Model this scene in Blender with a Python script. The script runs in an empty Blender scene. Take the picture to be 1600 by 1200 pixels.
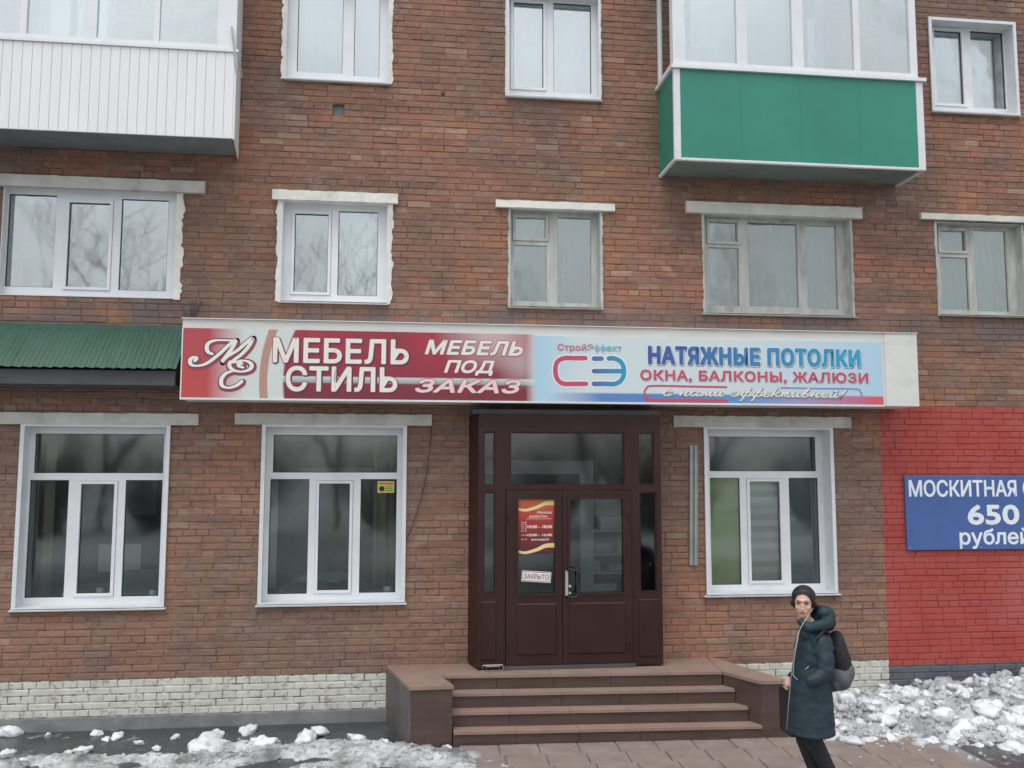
import bpy, bmesh, math, random
from mathutils import Vector, Matrix, noise as mn
random.seed(7)
S = bpy.context.scene
C = S.collection
PI = math.pi

# ------------------------------------------------------------------ camera
YAW, PITCH, ROLL, FPX, D, H = 0.1178, 0.0943, 0.0017, 1380.3, 9.6, 2.627
cy, sy, cp, sp, cr, sr = math.cos(YAW), math.sin(YAW), math.cos(PITCH), math.sin(PITCH), math.cos(ROLL), math.sin(ROLL)
FW = Vector((sy * cp, cy * cp, sp)); R0 = Vector((cy, -sy, 0)); U0 = R0.cross(FW)
RT = R0 * cr + U0 * sr; UP = U0 * cr - R0 * sr
cam_d = bpy.data.cameras.new('camera'); cam = bpy.data.objects.new('camera', cam_d); C.objects.link(cam)
cam_d.sensor_width = 36; cam_d.lens = 36 * FPX / 1600; cam_d.clip_start = .05; cam_d.clip_end = 2000
M4 = Matrix((RT, UP, -FW)).transposed().to_4x4(); M4.translation = Vector((0, -D, H))
cam.matrix_world = M4
S.camera = cam

# ------------------------------------------------------------------ sky, sun, exposure
w = bpy.data.worlds.new('World'); S.world = w; w.use_nodes = True
nt = w.node_tree; nt.nodes.clear()
sky = nt.nodes.new('ShaderNodeTexSky'); sky.sky_type = 'NISHITA'; sky.sun_disc = False
SUN_EL, SUN_AZ = math.radians(68), math.radians(205)     # azimuth measured clockwise from +Y
sky.sun_elevation = SUN_EL; sky.sun_rotation = SUN_AZ
sky.air_density = 1.0; sky.dust_density = 1.0; sky.ozone_density = 1.0
hs = nt.nodes.new('ShaderNodeHueSaturation'); hs.inputs['Saturation'].default_value = .16
bg = nt.nodes.new('ShaderNodeBackground'); bg.inputs['Strength'].default_value = .115
wo = nt.nodes.new('ShaderNodeOutputWorld')
tc = nt.nodes.new('ShaderNodeTexCoord'); nz = nt.nodes.new('ShaderNodeTexNoise')
nz.inputs['Scale'].default_value = 3.2; nz.inputs['Detail'].default_value = 6
rmp = nt.nodes.new('ShaderNodeMapRange'); rmp.inputs[1].default_value = .3; rmp.inputs[2].default_value = .7
rmp.inputs[3].default_value = .78; rmp.inputs[4].default_value = 1.18
mul = nt.nodes.new('ShaderNodeVectorMath'); mul.operation = 'SCALE'
nt.links.new(tc.outputs['Generated'], nz.inputs['Vector']); nt.links.new(nz.outputs['Fac'], rmp.inputs[0])
spx = nt.nodes.new('ShaderNodeSeparateXYZ'); nt.links.new(tc.outputs['Generated'], spx.inputs[0])
ov = nt.nodes.new('ShaderNodeMapRange'); ov.inputs[1].default_value = 0; ov.inputs[2].default_value = 1; ov.inputs[3].default_value = .80; ov.inputs[4].default_value = 1.75
nt.links.new(spx.outputs[2], ov.inputs[0]); om = nt.nodes.new('ShaderNodeMath'); om.operation = 'MULTIPLY'      # an overcast sky is brightest overhead
nt.links.new(rmp.outputs[0], om.inputs[0]); nt.links.new(ov.outputs[0], om.inputs[1])
nt.links.new(sky.outputs[0], hs.inputs['Color']); nt.links.new(hs.outputs[0], mul.inputs[0]); nt.links.new(om.outputs[0], mul.inputs['Scale'])
nt.links.new(mul.outputs[0], bg.inputs['Color']); nt.links.new(bg.outputs[0], wo.inputs['Surface'])
sd = bpy.data.lights.new('sun', 'SUN'); sd.energy = .8; sd.angle = math.radians(40); sd.color = (1, .98, .95)
sun = bpy.data.objects.new('sun', sd); C.objects.link(sun)
sdir = Vector((math.sin(SUN_AZ) * math.cos(SUN_EL), math.cos(SUN_AZ) * math.cos(SUN_EL), math.sin(SUN_EL)))
sun.rotation_euler = sdir.to_track_quat('Z', 'Y').to_euler()
S.view_settings.view_transform = 'Standard'; S.view_settings.look = 'None'
S.view_settings.exposure = .72; S.view_settings.gamma = 1
S.cycles.max_bounces = 8; S.cycles.transparent_max_bounces = 12

# ------------------------------------------------------------------ helpers
def _ray(px, py): return FW + RT * ((px - 800) / FPX) - UP * ((py - 600) / FPX)
def wp(px, py, y=0.0):            # point on the plane Y=y, measured on the photograph
    d = _ray(px, py); t = (y + D) / d.y; return t * d.x, H + t * d.z
def gp(px, py, z=0.0):            # point on the plane Z=z
    d = _ray(px, py); t = (z - H) / d.z; return t * d.x, -D + t * d.y
def proj(X, Y, Z):
    v = Vector((X, Y + D, Z - H)); f = FW.dot(v)
    return 800 + FPX * RT.dot(v) / f, 600 - FPX * UP.dot(v) / f

class MB:
    def __init__(s): s.v = []; s.f = []; s.m = []
    def face(s, pts, m=0):
        n = len(s.v); s.v += [tuple(p) for p in pts]; s.f.append(tuple(range(n, n + len(pts)))); s.m.append(m)
    def grid(s, V, F, m=0):
        n = len(s.v); s.v += [tuple(p) for p in V]
        for f in F: s.f.append(tuple(i + n for i in f)); s.m.append(m)
    def box(s, x0, x1, y0, y1, z0, z1, m=0):
        V = [(x, y, z) for z in (z0, z1) for y in (y0, y1) for x in (x0, x1)]
        s.grid(V, [(0, 2, 3, 1), (4, 5, 7, 6), (0, 1, 5, 4), (2, 6, 7, 3), (0, 4, 6, 2), (1, 3, 7, 5)], m)
    def bbox(s, x0, x1, y0, y1, z0, z1, b=.004, m=0):      # box with a bevelled front (towards -Y)
        V = [(x0, y1, z0), (x1, y1, z0), (x1, y1, z1), (x0, y1, z1), (x0, y0 + b, z0), (x1, y0 + b, z0), (x1, y0 + b, z1), (x0, y0 + b, z1),
             (x0 + b, y0, z0 + b), (x1 - b, y0, z0 + b), (x1 - b, y0, z1 - b), (x0 + b, y0, z1 - b)]
        s.grid(V, [(3, 2, 1, 0), (0, 1, 5, 4), (1, 2, 6, 5), (2, 3, 7, 6), (3, 0, 4, 7), (4, 5, 9, 8), (5, 6, 10, 9), (6, 7, 11, 10), (7, 4, 8, 11), (8, 9, 10, 11)], m)
    def prism(s, poly, z0, z1, m=0):                        # polygon in XY, extruded in Z
        n = len(poly); A = sum(poly[i][0] * poly[(i + 1) % n][1] - poly[(i + 1) % n][0] * poly[i][1] for i in range(n))
        if A < 0: poly = poly[::-1]
        V = [(p[0], p[1], z0) for p in poly] + [(p[0], p[1], z1) for p in poly]
        s.grid(V, [tuple(range(n))[::-1], tuple(range(n, 2 * n))] + [(i, (i + 1) % n, n + (i + 1) % n, n + i) for i in range(n)], m)
    def xzprism(s, poly, y0, y1, m=0):                      # polygon in XZ, extruded in Y
        n = len(poly); A = sum(poly[i][0] * poly[(i + 1) % n][1] - poly[(i + 1) % n][0] * poly[i][1] for i in range(n))
        if A < 0: poly = poly[::-1]
        V = [(p[0], y0, p[1]) for p in poly] + [(p[0], y1, p[1]) for p in poly]
        s.grid(V, [tuple(range(n)), tuple(range(n, 2 * n))[::-1]] + [((i + 1) % n, i, n + i, n + (i + 1) % n) for i in range(n)], m)
    def yzprism(s, poly, x0, x1, m=0):
        n = len(poly); A = sum(poly[i][0] * poly[(i + 1) % n][1] - poly[(i + 1) % n][0] * poly[i][1] for i in range(n))
        if A < 0: poly = poly[::-1]
        V = [(x0, p[0], p[1]) for p in poly] + [(x1, p[0], p[1]) for p in poly]
        s.grid(V, [tuple(range(n))[::-1], tuple(range(n, 2 * n))] + [(i, (i + 1) % n, n + (i + 1) % n, n + i) for i in range(n)], m)
    def holed(s, x0, x1, z0, z1, holes, y0, y1, m=0, back=True):
        xs = sorted({x0, x1} | {max(x0, min(x1, v)) for h in holes for v in h[:2]})
        zs = sorted({z0, z1} | {max(z0, min(z1, v)) for h in holes for v in h[2:4]})
        xs = [v for i, v in enumerate(xs) if i == 0 or v - xs[i - 1] > 1e-6]; zs = [v for i, v in enumerate(zs) if i == 0 or v - zs[i - 1] > 1e-6]
        nx, nzz = len(xs) - 1, len(zs) - 1
        def solid(i, j):
            if i < 0 or j < 0 or i >= nx or j >= nzz: return False
            cx, cz = (xs[i] + xs[i + 1]) / 2, (zs[j] + zs[j + 1]) / 2
            return not any(h[0] < cx < h[1] and h[2] < cz < h[3] for h in holes)
        for i in range(nx):
            for j in range(nzz):
                if not solid(i, j): continue
                a, b, c, d = xs[i], xs[i + 1], zs[j], zs[j + 1]
                s.face([(a, y0, c), (b, y0, c), (b, y0, d), (a, y0, d)], m)
                if back: s.face([(a, y1, d), (b, y1, d), (b, y1, c), (a, y1, c)], m)
                if not solid(i - 1, j): s.face([(a, y0, c), (a, y0, d), (a, y1, d), (a, y1, c)], m)
                if not solid(i + 1, j): s.face([(b, y0, d), (b, y0, c), (b, y1, c), (b, y1, d)], m)
                if not solid(i, j - 1): s.face([(a, y0, c), (a, y1, c), (b, y1, c), (b, y0, c)], m)
                if not solid(i, j + 1): s.face([(a, y0, d), (b, y0, d), (b, y1, d), (a, y1, d)], m)
    def tube(s, pts, rad, n=6, m=0, cap=True):
        pts = [Vector(p) for p in pts]; rs = rad if isinstance(rad, (list, tuple)) else [rad] * len(pts)
        base = len(s.v); up = Vector((0, 0, 1))
        for i, p in enumerate(pts):
            t = (pts[min(i + 1, len(pts) - 1)] - pts[max(i - 1, 0)]).normalized()
            a = t.cross(up)
            if a.length < .1: a = t.cross(Vector((1, 0, 0)))
            a.normalize(); b = t.cross(a)
            for k in range(n):
                th = 2 * PI * k / n; q = p + (a * math.cos(th) + b * math.sin(th)) * rs[i]; s.v.append(tuple(q))
        for i in range(len(pts) - 1):
            for k in range(n):
                s.f.append((base + i * n + k, base + i * n + (k + 1) % n, base + (i + 1) * n + (k + 1) % n, base + (i + 1) * n + k)); s.m.append(m)
        if cap:
            s.f.append(tuple(base + k for k in range(n))[::-1]); s.m.append(m)
            e = base + (len(pts) - 1) * n; s.f.append(tuple(e + k for k in range(n))); s.m.append(m)
    def mesh(s, name, mats, smooth=False):
        me = bpy.data.meshes.new(name); me.from_pydata(s.v, [], s.f)
        for mt in (mats if isinstance(mats, (list, tuple)) else [mats]): me.materials.append(mt)
        me.polygons.foreach_set('material_index', s.m)
        if smooth: me.polygons.foreach_set('use_smooth', [True] * len(s.f))
        me.update(); return me
    def build(s, name, mats, parent=None, smooth=False, loc=None): return link(name, s.mesh(name, mats, smooth), parent, loc)

def link(name, me, parent=None, loc=None):
    o = bpy.data.objects.new(name, me); C.objects.link(o)
    if loc: o.location = loc
    if parent: o.parent = parent
    return o
def tag(o, label=None, cat=None, group=None, kind=None):
    if label: o['label'] = label
    if cat: o['category'] = cat
    if group: o['group'] = group
    if kind: o['kind'] = kind
    return o
def empty(name, label, cat, loc=(0, 0, 0), group=None):
    o = bpy.data.objects.new(name, None); C.objects.link(o); o.location = loc; o.empty_display_size = .1
    return tag(o, label, cat, group)

# ------------------------------------------------------------------ materials
class NT:
    def __init__(s, name):
        s.mat = bpy.data.materials.new(name); s.mat.use_nodes = True; s.t = s.mat.node_tree; s.t.nodes.clear()
        s.out = s.n('ShaderNodeOutputMaterial'); s.b = s.n('ShaderNodeBsdfPrincipled'); s.l(s.b.outputs[0], s.out.inputs['Surface'])
    def n(s, t, **k):
        x = s.t.nodes.new(t)
        for a, b in k.items(): setattr(x, a, b)
        return x
    def l(s, a, b): s.t.links.new(a, b)
    def pos(s): return s.n('ShaderNodeNewGeometry').outputs['Position']
    def objc(s): return s.n('ShaderNodeTexCoord').outputs['Object']
    def noise(s, vec, scale, detail=4, rough=.55, stretch=None):
        if stretch:
            mp = s.n('ShaderNodeMapping'); mp.inputs['Scale'].default_value = stretch; s.l(vec, mp.inputs['Vector']); vec = mp.outputs[0]
        x = s.n('ShaderNodeTexNoise'); x.inputs['Scale'].default_value = scale; x.inputs['Detail'].default_value = detail; x.inputs['Roughness'].default_value = rough
        s.l(vec, x.inputs['Vector']); return x.outputs['Fac']
    def rng(s, v, a, b, c=0., d=1.):
        x = s.n('ShaderNodeMapRange'); s.l(v, x.inputs[0])
        for i, q in enumerate((a, b, c, d)): x.inputs[i + 1].default_value = q
        return x.outputs[0]
    def math(s, op, a, b=None):
        x = s.n('ShaderNodeMath', operation=op)
        for i, q in enumerate((a, b)):
            if q is None: continue
            if isinstance(q, (int, float)): x.inputs[i].default_value = q
            else: s.l(q, x.inputs[i])
        return x.outputs[0]
    def mix(s, f, a, b, mode='MIX'):
        x = s.n('ShaderNodeMix', data_type='RGBA', blend_type=mode)
        for sock, q in ((x.inputs[0], f), (x.inputs[6], a), (x.inputs[7], b)):
            if isinstance(q, (int, float)): sock.default_value = q
            elif isinstance(q, (tuple, list)): sock.default_value = (*q[:3], 1)
            else: s.l(q, sock)
        return x.outputs[2]
    def ramp(s, f, stops):
        x = s.n('ShaderNodeValToRGB'); s.l(f, x.inputs[0]); e = x.color_ramp.elements
        while len(e) < len(stops): e.new(.5)
        for i, (p, c) in enumerate(stops): e[i].position = p; e[i].color = (*c[:3], 1)
        return x.outputs[0]
    def col(s, c): s.l(c, s.b.inputs['Base Color'])
    def rough(s, r):
        if isinstance(r, (int, float)): s.b.inputs['Roughness'].default_value = r
        else: s.l(r, s.b.inputs['Roughness'])
    def bump(s, h, strength=.3, dist=.01):
        x = s.n('ShaderNodeBump'); x.inputs['Strength'].default_value = strength; x.inputs['Distance'].default_value = dist
        s.l(h, x.inputs['Height']); s.l(x.outputs[0], s.b.inputs['Normal'])

def simple(name, c, rough=.5, var=.12, scale=6, dirt=None, dirt_amt=.3, bump=0, metal=0, stretch=None, spec=None):
    t = NT(name); p = t.pos(); n = t.noise(p, scale, 5, .6, stretch)
    lo = tuple(x * (1 - var) for x in c); hi = tuple(min(1, x * (1 + var)) for x in c)
    col = t.mix(t.rng(n, .3, .7), lo, hi)
    if dirt:
        d = t.noise(p, scale * .6, 7, .7, stretch); col = t.mix(t.rng(d, .5, .75, 0, dirt_amt), col, dirt)
    t.col(col); t.rough(rough); t.b.inputs['Metallic'].default_value = metal
    if spec is not None: t.b.inputs['Specular IOR Level'].default_value = spec
    if bump: t.bump(t.noise(p, scale * 8, 5), bump, .004)
    return t.mat

XRED, ZRED, ZPL, ZPLR = 5.395, 3.338, .485, .425        # painted areas of the wall
def wall_mat(name, mortar):
    t = NT(name); p = t.pos(); sx = t.n('ShaderNodeSeparateXYZ'); t.l(p, sx.inputs[0]); X, Z = sx.outputs[0], sx.outputs[2]
    big = t.noise(p, .55, 3, .5); mid = t.noise(p, 2.3, 4, .6); fine = t.noise(p, 60, 4, .6); gr = t.noise(p, 9, 6, .7)
    if mortar:
        base = t.mix(t.rng(mid, .35, .65), (.235, .145, .105), (.275, .19, .15))
        dk = t.noise(p, 3.2, 6, .7, (.7, 1, 2.0)); base = t.mix(t.rng(dk, .50, .58, 0, .8), base, (.115, .072, .055))
        base = t.mix(t.rng(gr, .58, .70, 0, .7), base, (.40, .35, .30))
    else:
        at = t.n('ShaderNodeAttribute', attribute_name='rnd'); oi = t.n('ShaderNodeObjectInfo')
        r = t.math('FRACT', t.math('ADD', at.outputs['Fac'], oi.outputs['Random']))
        base = t.ramp(r, [(0, (.225, .132, .098)), (.2, (.275, .152, .110)), (.45, (.295, .166, .118)), (.65, (.31, .180, .128)), (.84, (.315, .155, .112)), (.95, (.33, .215, .16)), (1, (.38, .28, .215))])
        patch = t.mix(t.rng(big, .42, .60), (.66, .74, .80), (1.20, .98, .84))
        base = t.mix(.9, base, patch, 'MULTIPLY')
        base = t.mix(t.rng(Z, 3.3, 2.3, 0, .30), base, (.29, .20, .155))
        base = t.mix(t.rng(mid, .50, .66, 0, .68), base, (.20, .15, .125))       # grey-brown weathering
        stk = t.noise(p, 1.0, 5, .65, (.55, 1, 5.5)); base = t.mix(t.rng(stk, .48, .62, 0, .72), base, (.165, .105, .085))
        hot = t.noise(p, .8, 4, .6, (1.3, 1, .6)); base = t.mix(t.rng(hot, .50, .62, 0, .45), base, (.34, .155, .085))
        eff = t.noise(p, 2.6, 7, .75, (1, 1, 1.8)); base = t.mix(t.rng(eff, .57, .70, 0, .60), base, (.36, .31, .27))
        blot = t.noise(p, 5.5, 5, .7, (1, 1, 1.6)); base = t.mix(t.rng(blot, .54, .68, 0, .5), base, (.135, .092, .076)); er = t.noise(p, 11, 6, .7, (.6, 1, 1.5)); base = t.mix(t.rng(er, .54, .66, 0, .45), base, (.36, .25, .20)); base = t.mix(t.rng(er, .46, .36, 0, .4), base, (.19, .10, .075))
        base = t.mix(t.rng(gr, .60, .74, 0, .5), base, (.13, .075, .06))
        base = t.mix(t.rng(fine, .58, .72, 0, .35), base, (.42, .34, .28))
    # soot-grey band just under the flat sills and above the long sign
    s1 = t.math('MULTIPLY', t.rng(Z, 4.0, 4.15), t.rng(Z, 4.5, 4.3)); s1 = t.math('MULTIPLY', s1, t.rng(t.noise(p, 1.2, 3), .38, .58, 0, .72))
    base = t.mix(s1, base, (.135, .125, .13))
    # whitewashed plinth, dark plinth on the right, red paint
    wob = t.math('MULTIPLY', t.math('SUBTRACT', t.noise(p, 22, 3), .5), .03)
    Zw = t.math('ADD', Z, wob); Xw = t.math('ADD', X, wob)
    right = t.math('GREATER_THAN', Xw, XRED)
    chip = t.rng(t.noise(p, 7, 8, .75), .555, .60)
    wdirt = t.mix(t.rng(t.noise(p, 4, 6, .65), .4, .75, 0, .6), (.62, .62, .55), (.38, .37, .33))
    if mortar: wdirt = t.mix(t.rng(gr, .42, .55), (.12, .11, .10), wdirt)
    wash = t.mix(t.math('MULTIPLY', chip, .7), wdirt, (.26, .23, .20))
    inpl = t.math('LESS_THAN', Zw, ZPL)
    notr = t.math('SUBTRACT', 1, right)
    base = t.mix(t.math('MULTIPLY', inpl, notr), base, wash)
    redc = t.mix(t.rng(mid, .3, .7), (.36, .066, .055), (.41, .088, .073))
    redc = t.mix(t.rng(t.noise(p, .9, 3), .45, .65, 0, .65), redc, (.43, .125, .12))
    if mortar: redc = t.mix(.35, redc, (.25, .035, .035))
    inred = t.math('MULTIPLY', right, t.math('LESS_THAN', Zw, ZRED))
    base = t.mix(inred, base, redc)
    grp = t.mix(t.rng(t.noise(p, 6, 7, .8), .64, .67), t.mix(t.rng(mid, .3, .7), (.10, .105, .13), (.15, .155, .18)), (.45, .44, .45))
    base = t.mix(t.math('MULTIPLY', right, t.math('LESS_THAN', Z, ZPLR)), base, grp)
    t.col(base); t.rough(.9); t.b.inputs['Specular IOR Level'].default_value = .25
    t.bump(t.noise(p, 45, 6, .7), .5, .004)
    return t.mat
M = {}
M['brick'] = wall_mat('brick_faces', False); M['mortar'] = wall_mat('mortar', True)
M['pvc'] = simple('white_window_plastic', (.76, .78, .80), .35, .04, 3, (.5, .5, .48), .35)
M['casing'] = simple('white_metal_casing', (.70, .72, .74), .45, .05, 4, (.42, .41, .39), .35)
M['oldwood'] = simple('old_white_paint', (.46, .47, .44), .7, .18, 9, (.20, .19, .17), .75, .3, stretch=(1, 1, .3))
M['plaster'] = simple('rough_white_plaster', (.72, .71, .65), .9, .10, 8, (.42, .40, .36), .6, .8)
M['lintel'] = simple('painted_concrete_lintel', (.60, .59, .53), .85, .10, 5, (.26, .24, .21), .6, .5)
M['lintel_low'] = simple('grubby_concrete_lintel', (.54, .53, .49), .9, .12, 5, (.22, .20, .17), .6, .5)
M['sill'] = simple('weathered_sill', (.48, .48, .45), .7, .14, 7, (.2, .2, .17), .7, .3)
M['concrete'] = simple('plinth_render', (.20, .20, .205), .9, .25, 3, (.36, .35, .34), .8, .8, stretch=(1, 1, 2.2))
M['siding'] = simple('white_pvc_siding', (.80, .80, .80), .4, .03, 3, (.6, .6, .58), .3, stretch=(1, 1, .25))
M['slab'] = simple('grey_balcony_slab', (.20, .22, .235), .85, .12, 3, (.12, .13, .14), .5)
M['slab_green'] = simple('green_grey_soffit', (.17, .20, .185), .8, .15, 3, (.11, .12, .11), .5)
M['green'] = simple('green_panel', (.024, .225, .155), .38, .10, 1.4, (.04, .28, .21), .5)
M['awning'] = simple('green_corrugated_sheet', (.028, .090, .062), .5, .16, 2.5, (.055, .12, .095), .6, stretch=(2, 1, .5))
M['fascia'] = simple('dark_awning_board', (.075, .078, .08), .8, .2, 3)
M['brown'] = simple('burgundy_door_plastic', (.036, .014, .013), .45, .12, 3, (.05, .03, .028), .4, spec=.3)
M['signwhite'] = simple('sign_box_white', (.68, .68, .64), .45, .05, 3, (.45, .44, .40), .5, stretch=(1, 1, 3))
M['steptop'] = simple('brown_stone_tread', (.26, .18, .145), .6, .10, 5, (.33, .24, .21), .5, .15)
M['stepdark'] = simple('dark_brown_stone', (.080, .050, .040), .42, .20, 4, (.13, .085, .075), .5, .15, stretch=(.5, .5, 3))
M['stepside'] = simple('dirty_side_stone', (.11, .10, .095), .6, .2, 5, (.19, .18, .17), .6, .2)
M['chrome'] = simple('worn_steel', (.42, .43, .44), .3, .1, 8, metal=.9)
M['galv'] = simple('galvanised_metal', (.42, .45, .44), .5, .12, 5, (.28, .3, .29), .5, metal=.3)
M['black'] = simple('black_plastic', (.02, .02, .022), .5, .1)
M['roomwall'] = simple('room_wall', (.34, .35, .35), .9, .2, 1.5)
M['roomfloor'] = simple('room_floor', (.10, .095, .09), .6, .2, 2)
M['shopwhite'] = simple('shop_white_laminate', (.78, .78, .75), .5, .1, 3)
M['shopgrey'] = simple('shop_grey', (.26, .28, .29), .6, .15, 3)
M['wood'] = simple('shop_wood', (.20, .13, .08), .5, .15, 3)
def fabric(name, c, scale=30, stretch=(1, 1, .05), amp=.12, emis=0):
    t = NT(name); p = t.pos(); n = t.noise(p, scale, 3, .5, stretch)
    t.col(t.mix(t.rng(n, .3, .7), tuple(x * (1 - amp) for x in c), tuple(x * (1 + amp) for x in c))); t.rough(.9)
    t.b.inputs['Specular IOR Level'].default_value = .1
    return t.mat
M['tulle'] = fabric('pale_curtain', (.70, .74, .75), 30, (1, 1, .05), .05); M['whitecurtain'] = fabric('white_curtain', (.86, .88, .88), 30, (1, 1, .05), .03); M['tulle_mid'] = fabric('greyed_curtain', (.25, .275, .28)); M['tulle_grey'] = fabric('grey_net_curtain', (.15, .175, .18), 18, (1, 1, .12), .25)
M['curtain_tan'] = fabric('tan_curtain', (.27, .22, .165)); M['blind_green'] = fabric('green_blind', (.36, .42, .15), 6, (1, 1, 1), .05)
M['blind_beige'] = fabric('beige_band', (.58, .57, .50), 6, (1, 1, 1), .05); M['blind_band'] = fabric('grey_band', (.40, .40, .37), 6, (1, 1, 1), .05)
M['blind_grey'] = fabric('blue_grey_blind', (.17, .18, .23), 6, (1, 1, 1), .05); M['blind_teal'] = fabric('dark_upper_blind', (.045, .065, .07), 4, (1, 1, 1), .2)
M['bedding'] = fabric('white_wrapping', (.5, .55, .55), 9, (1, 1, 1), .25)

def glass(name, refl, wob=.02, tint=(.93, .97, .97), rough=.055):
    m = bpy.data.materials.new(name); m.use_nodes = True; t = m.node_tree; t.nodes.clear(); N = t.nodes.new; L = t.links.new
    o = N('ShaderNodeOutputMaterial'); tr = N('ShaderNodeBsdfTransparent'); tr.inputs[0].default_value = (*tint, 1)
    g = N('ShaderNodeBsdfGlossy'); g.inputs['Roughness'].default_value = rough; g.inputs[0].default_value = (.95, 1, 1, 1)
    mx = N('ShaderNodeMixShader'); lw = N('ShaderNodeFresnel'); lw.inputs['IOR'].default_value = 1.5
    a = N('ShaderNodeMath'); a.operation = 'ADD'; a.inputs[1].default_value = refl; a.use_clamp = True
    L(lw.outputs[0], a.inputs[0]); L(a.outputs[0], mx.inputs[0]); L(tr.outputs[0], mx.inputs[1]); L(g.outputs[0], mx.inputs[2]); L(mx.outputs[0], o.inputs[0])
    geo = N('ShaderNodeNewGeometry'); nzz = N('ShaderNodeTexNoise'); nzz.inputs['Scale'].default_value = 1.6; nzz.inputs['Detail'].default_value = 2
    bp = N('ShaderNodeBump'); bp.inputs['Strength'].default_value = 1; bp.inputs['Distance'].default_value = wob
    L(geo.outputs['Position'], nzz.inputs['Vector']); L(nzz.outputs['Fac'], bp.inputs['Height']); L(bp.outputs[0], g.inputs['Normal'])
    return m
M['glass'] = glass('window_glass', .36, .005); M['glass_mid'] = glass('clear_window_glass', .24, .0012, rough=.03); M['glass_old'] = glass('old_window_glass', .13, .012, (.85, .9, .88)); M['glass_shop'] = glass('shop_glass', .06, .002, (.88, .93, .92))
M['glass_door'] = glass('door_glass', .035, .002, (.8, .84, .84))

# ------------------------------------------------------------------ ground
def asph():
    t = NT('wet_asphalt'); p = t.pos(); n = t.noise(p, 1.6, 6, .65); f = t.noise(p, 90, 3)
    c = t.mix(t.rng(n, .35, .65), (.030, .034, .038), (.065, .070, .074)); c = t.mix(t.rng(f, .5, .75, 0, .5), c, (.14, .14, .14))
    s = t.rng(t.noise(p, 3.3, 8, .75), .58, .66, 0, .75); c = t.mix(s, c, (.34, .35, .36))
    sp = t.n('ShaderNodeSeparateXYZ'); t.l(p, sp.inputs[0]); far = t.rng(sp.outputs[1], -12, -16)
    c = t.mix(far, c, t.mix(t.rng(t.noise(p, .12, 5, .6), .4, .6), (.16, .165, .17), (.46, .48, .49)))
    t.col(c); t.rough(t.math('MAXIMUM', t.rng(n, .4, .6, .12, .6), t.math('MULTIPLY', far, .7))); t.bump(t.noise(p, 60, 5), .3, .006); return t.mat
M['asphalt'] = asph()
def snow(name, base, dirt, amt, lo=.45, hi=.7):
    t = NT(name); p = t.pos(); n = t.noise(p, 2.2, 7, .7); n2 = t.noise(p, 16, 7, .75)
    c = t.mix(t.rng(n, lo, hi, 0, amt), base, dirt); c = t.mix(t.rng(n2, .50, .68, 0, amt), c, tuple(x * .7 for x in dirt))
    t.col(c); t.rough(.6); t.bump(t.noise(p, 28, 8, .75), .6, .015)
    t.b.inputs['Subsurface Weight'].default_value = 0; return t.mat
M['snow'] = snow('clean_snow', (.80, .82, .83), (.42, .45, .47), .75)
M['snow_dirty'] = snow('dirty_snow', (.58, .60, .61), (.22, .23, .24), .85, .42, .62)
M['snow_slush'] = snow('gritty_slush', (.60, .615, .61), (.13, .135, .13), .95, .42, .62)
M['snow_street'] = snow('street_snow', (.42, .43, .43), (.14, .14, .14), .9)

g = MB(); g.face([(-400, -400, 0), (400, -400, 0), (400, 400, 0), (-400, 400, 0)])
tag(g.build('ground', M['asphalt']), kind='structure')

def field(name, x0, x1, y0, y1, nx, ny, fn, mat, clip=-.5):
    V = []; F = []
    for j in range(ny + 1):
        for i in range(nx + 1):
            x = x0 + (x1 - x0) * i / nx; y = y0 + (y1 - y0) * j / ny; V.append((x, y, fn(x, y)))
    for j in range(ny):
        for i in range(nx):
            a = j * (nx + 1) + i; q = (a, a + 1, a + nx + 2, a + nx + 1)
            if max(V[k][2] for k in q) > clip: F.append(q)
    m = MB(); m.grid(V, F); return m.build(name, mat, smooth=True)
def fbm(x, y, s, z=0.): return mn.fractal(Vector((x * s, y * s, z)), .9, 2.1, 5)
def sst(a, b, x):
    t = max(0, min(1, (x - a) / (b - a))); return t * t * (3 - 2 * t)

# ------------------------------------------------------------------ building shell
X0, X1, ZT = -8.5, 10.5, 9.6
WIN = dict(
    w1=(-4.23, -2.475, 4.40, 5.56), w2=(-1.376, -.24, 4.41, 5.53), w3=(1.109, 2.139, 4.41, 5.53), w4=(3.34, 5.12, 4.385, 5.54), w5=(6.19, 7.29, 4.43, 5.54),
    t2=(-1.387, -.262, 6.89, 8.05), t3=(1.072, 2.144, 6.82, 8.05), t5=(6.21, 7.325, 6.90, 8.06),
    gA=(-3.915, -2.464, 1.205, 3.07), gB=(-1.509, -.015, 1.215, 3.08), gC=(3.305, 4.80, 1.24, 3.09))
OPEN = dict(WIN)
OPEN['door'] = (.70, 2.67, .56, 3.05)
OPEN['bl'] = (-4.0, -3.2, 6.3, 8.45)      # balcony doors
OPEN['br'] = (4.1, 4.9, 6.3, 8.45)
VENT = (wp(520, 180)[0], wp(538, 180)[0], wp(530, 184)[1], wp(530, 163)[1]); OPEN['vent'] = VENT
holes = list(OPEN.values())

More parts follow.
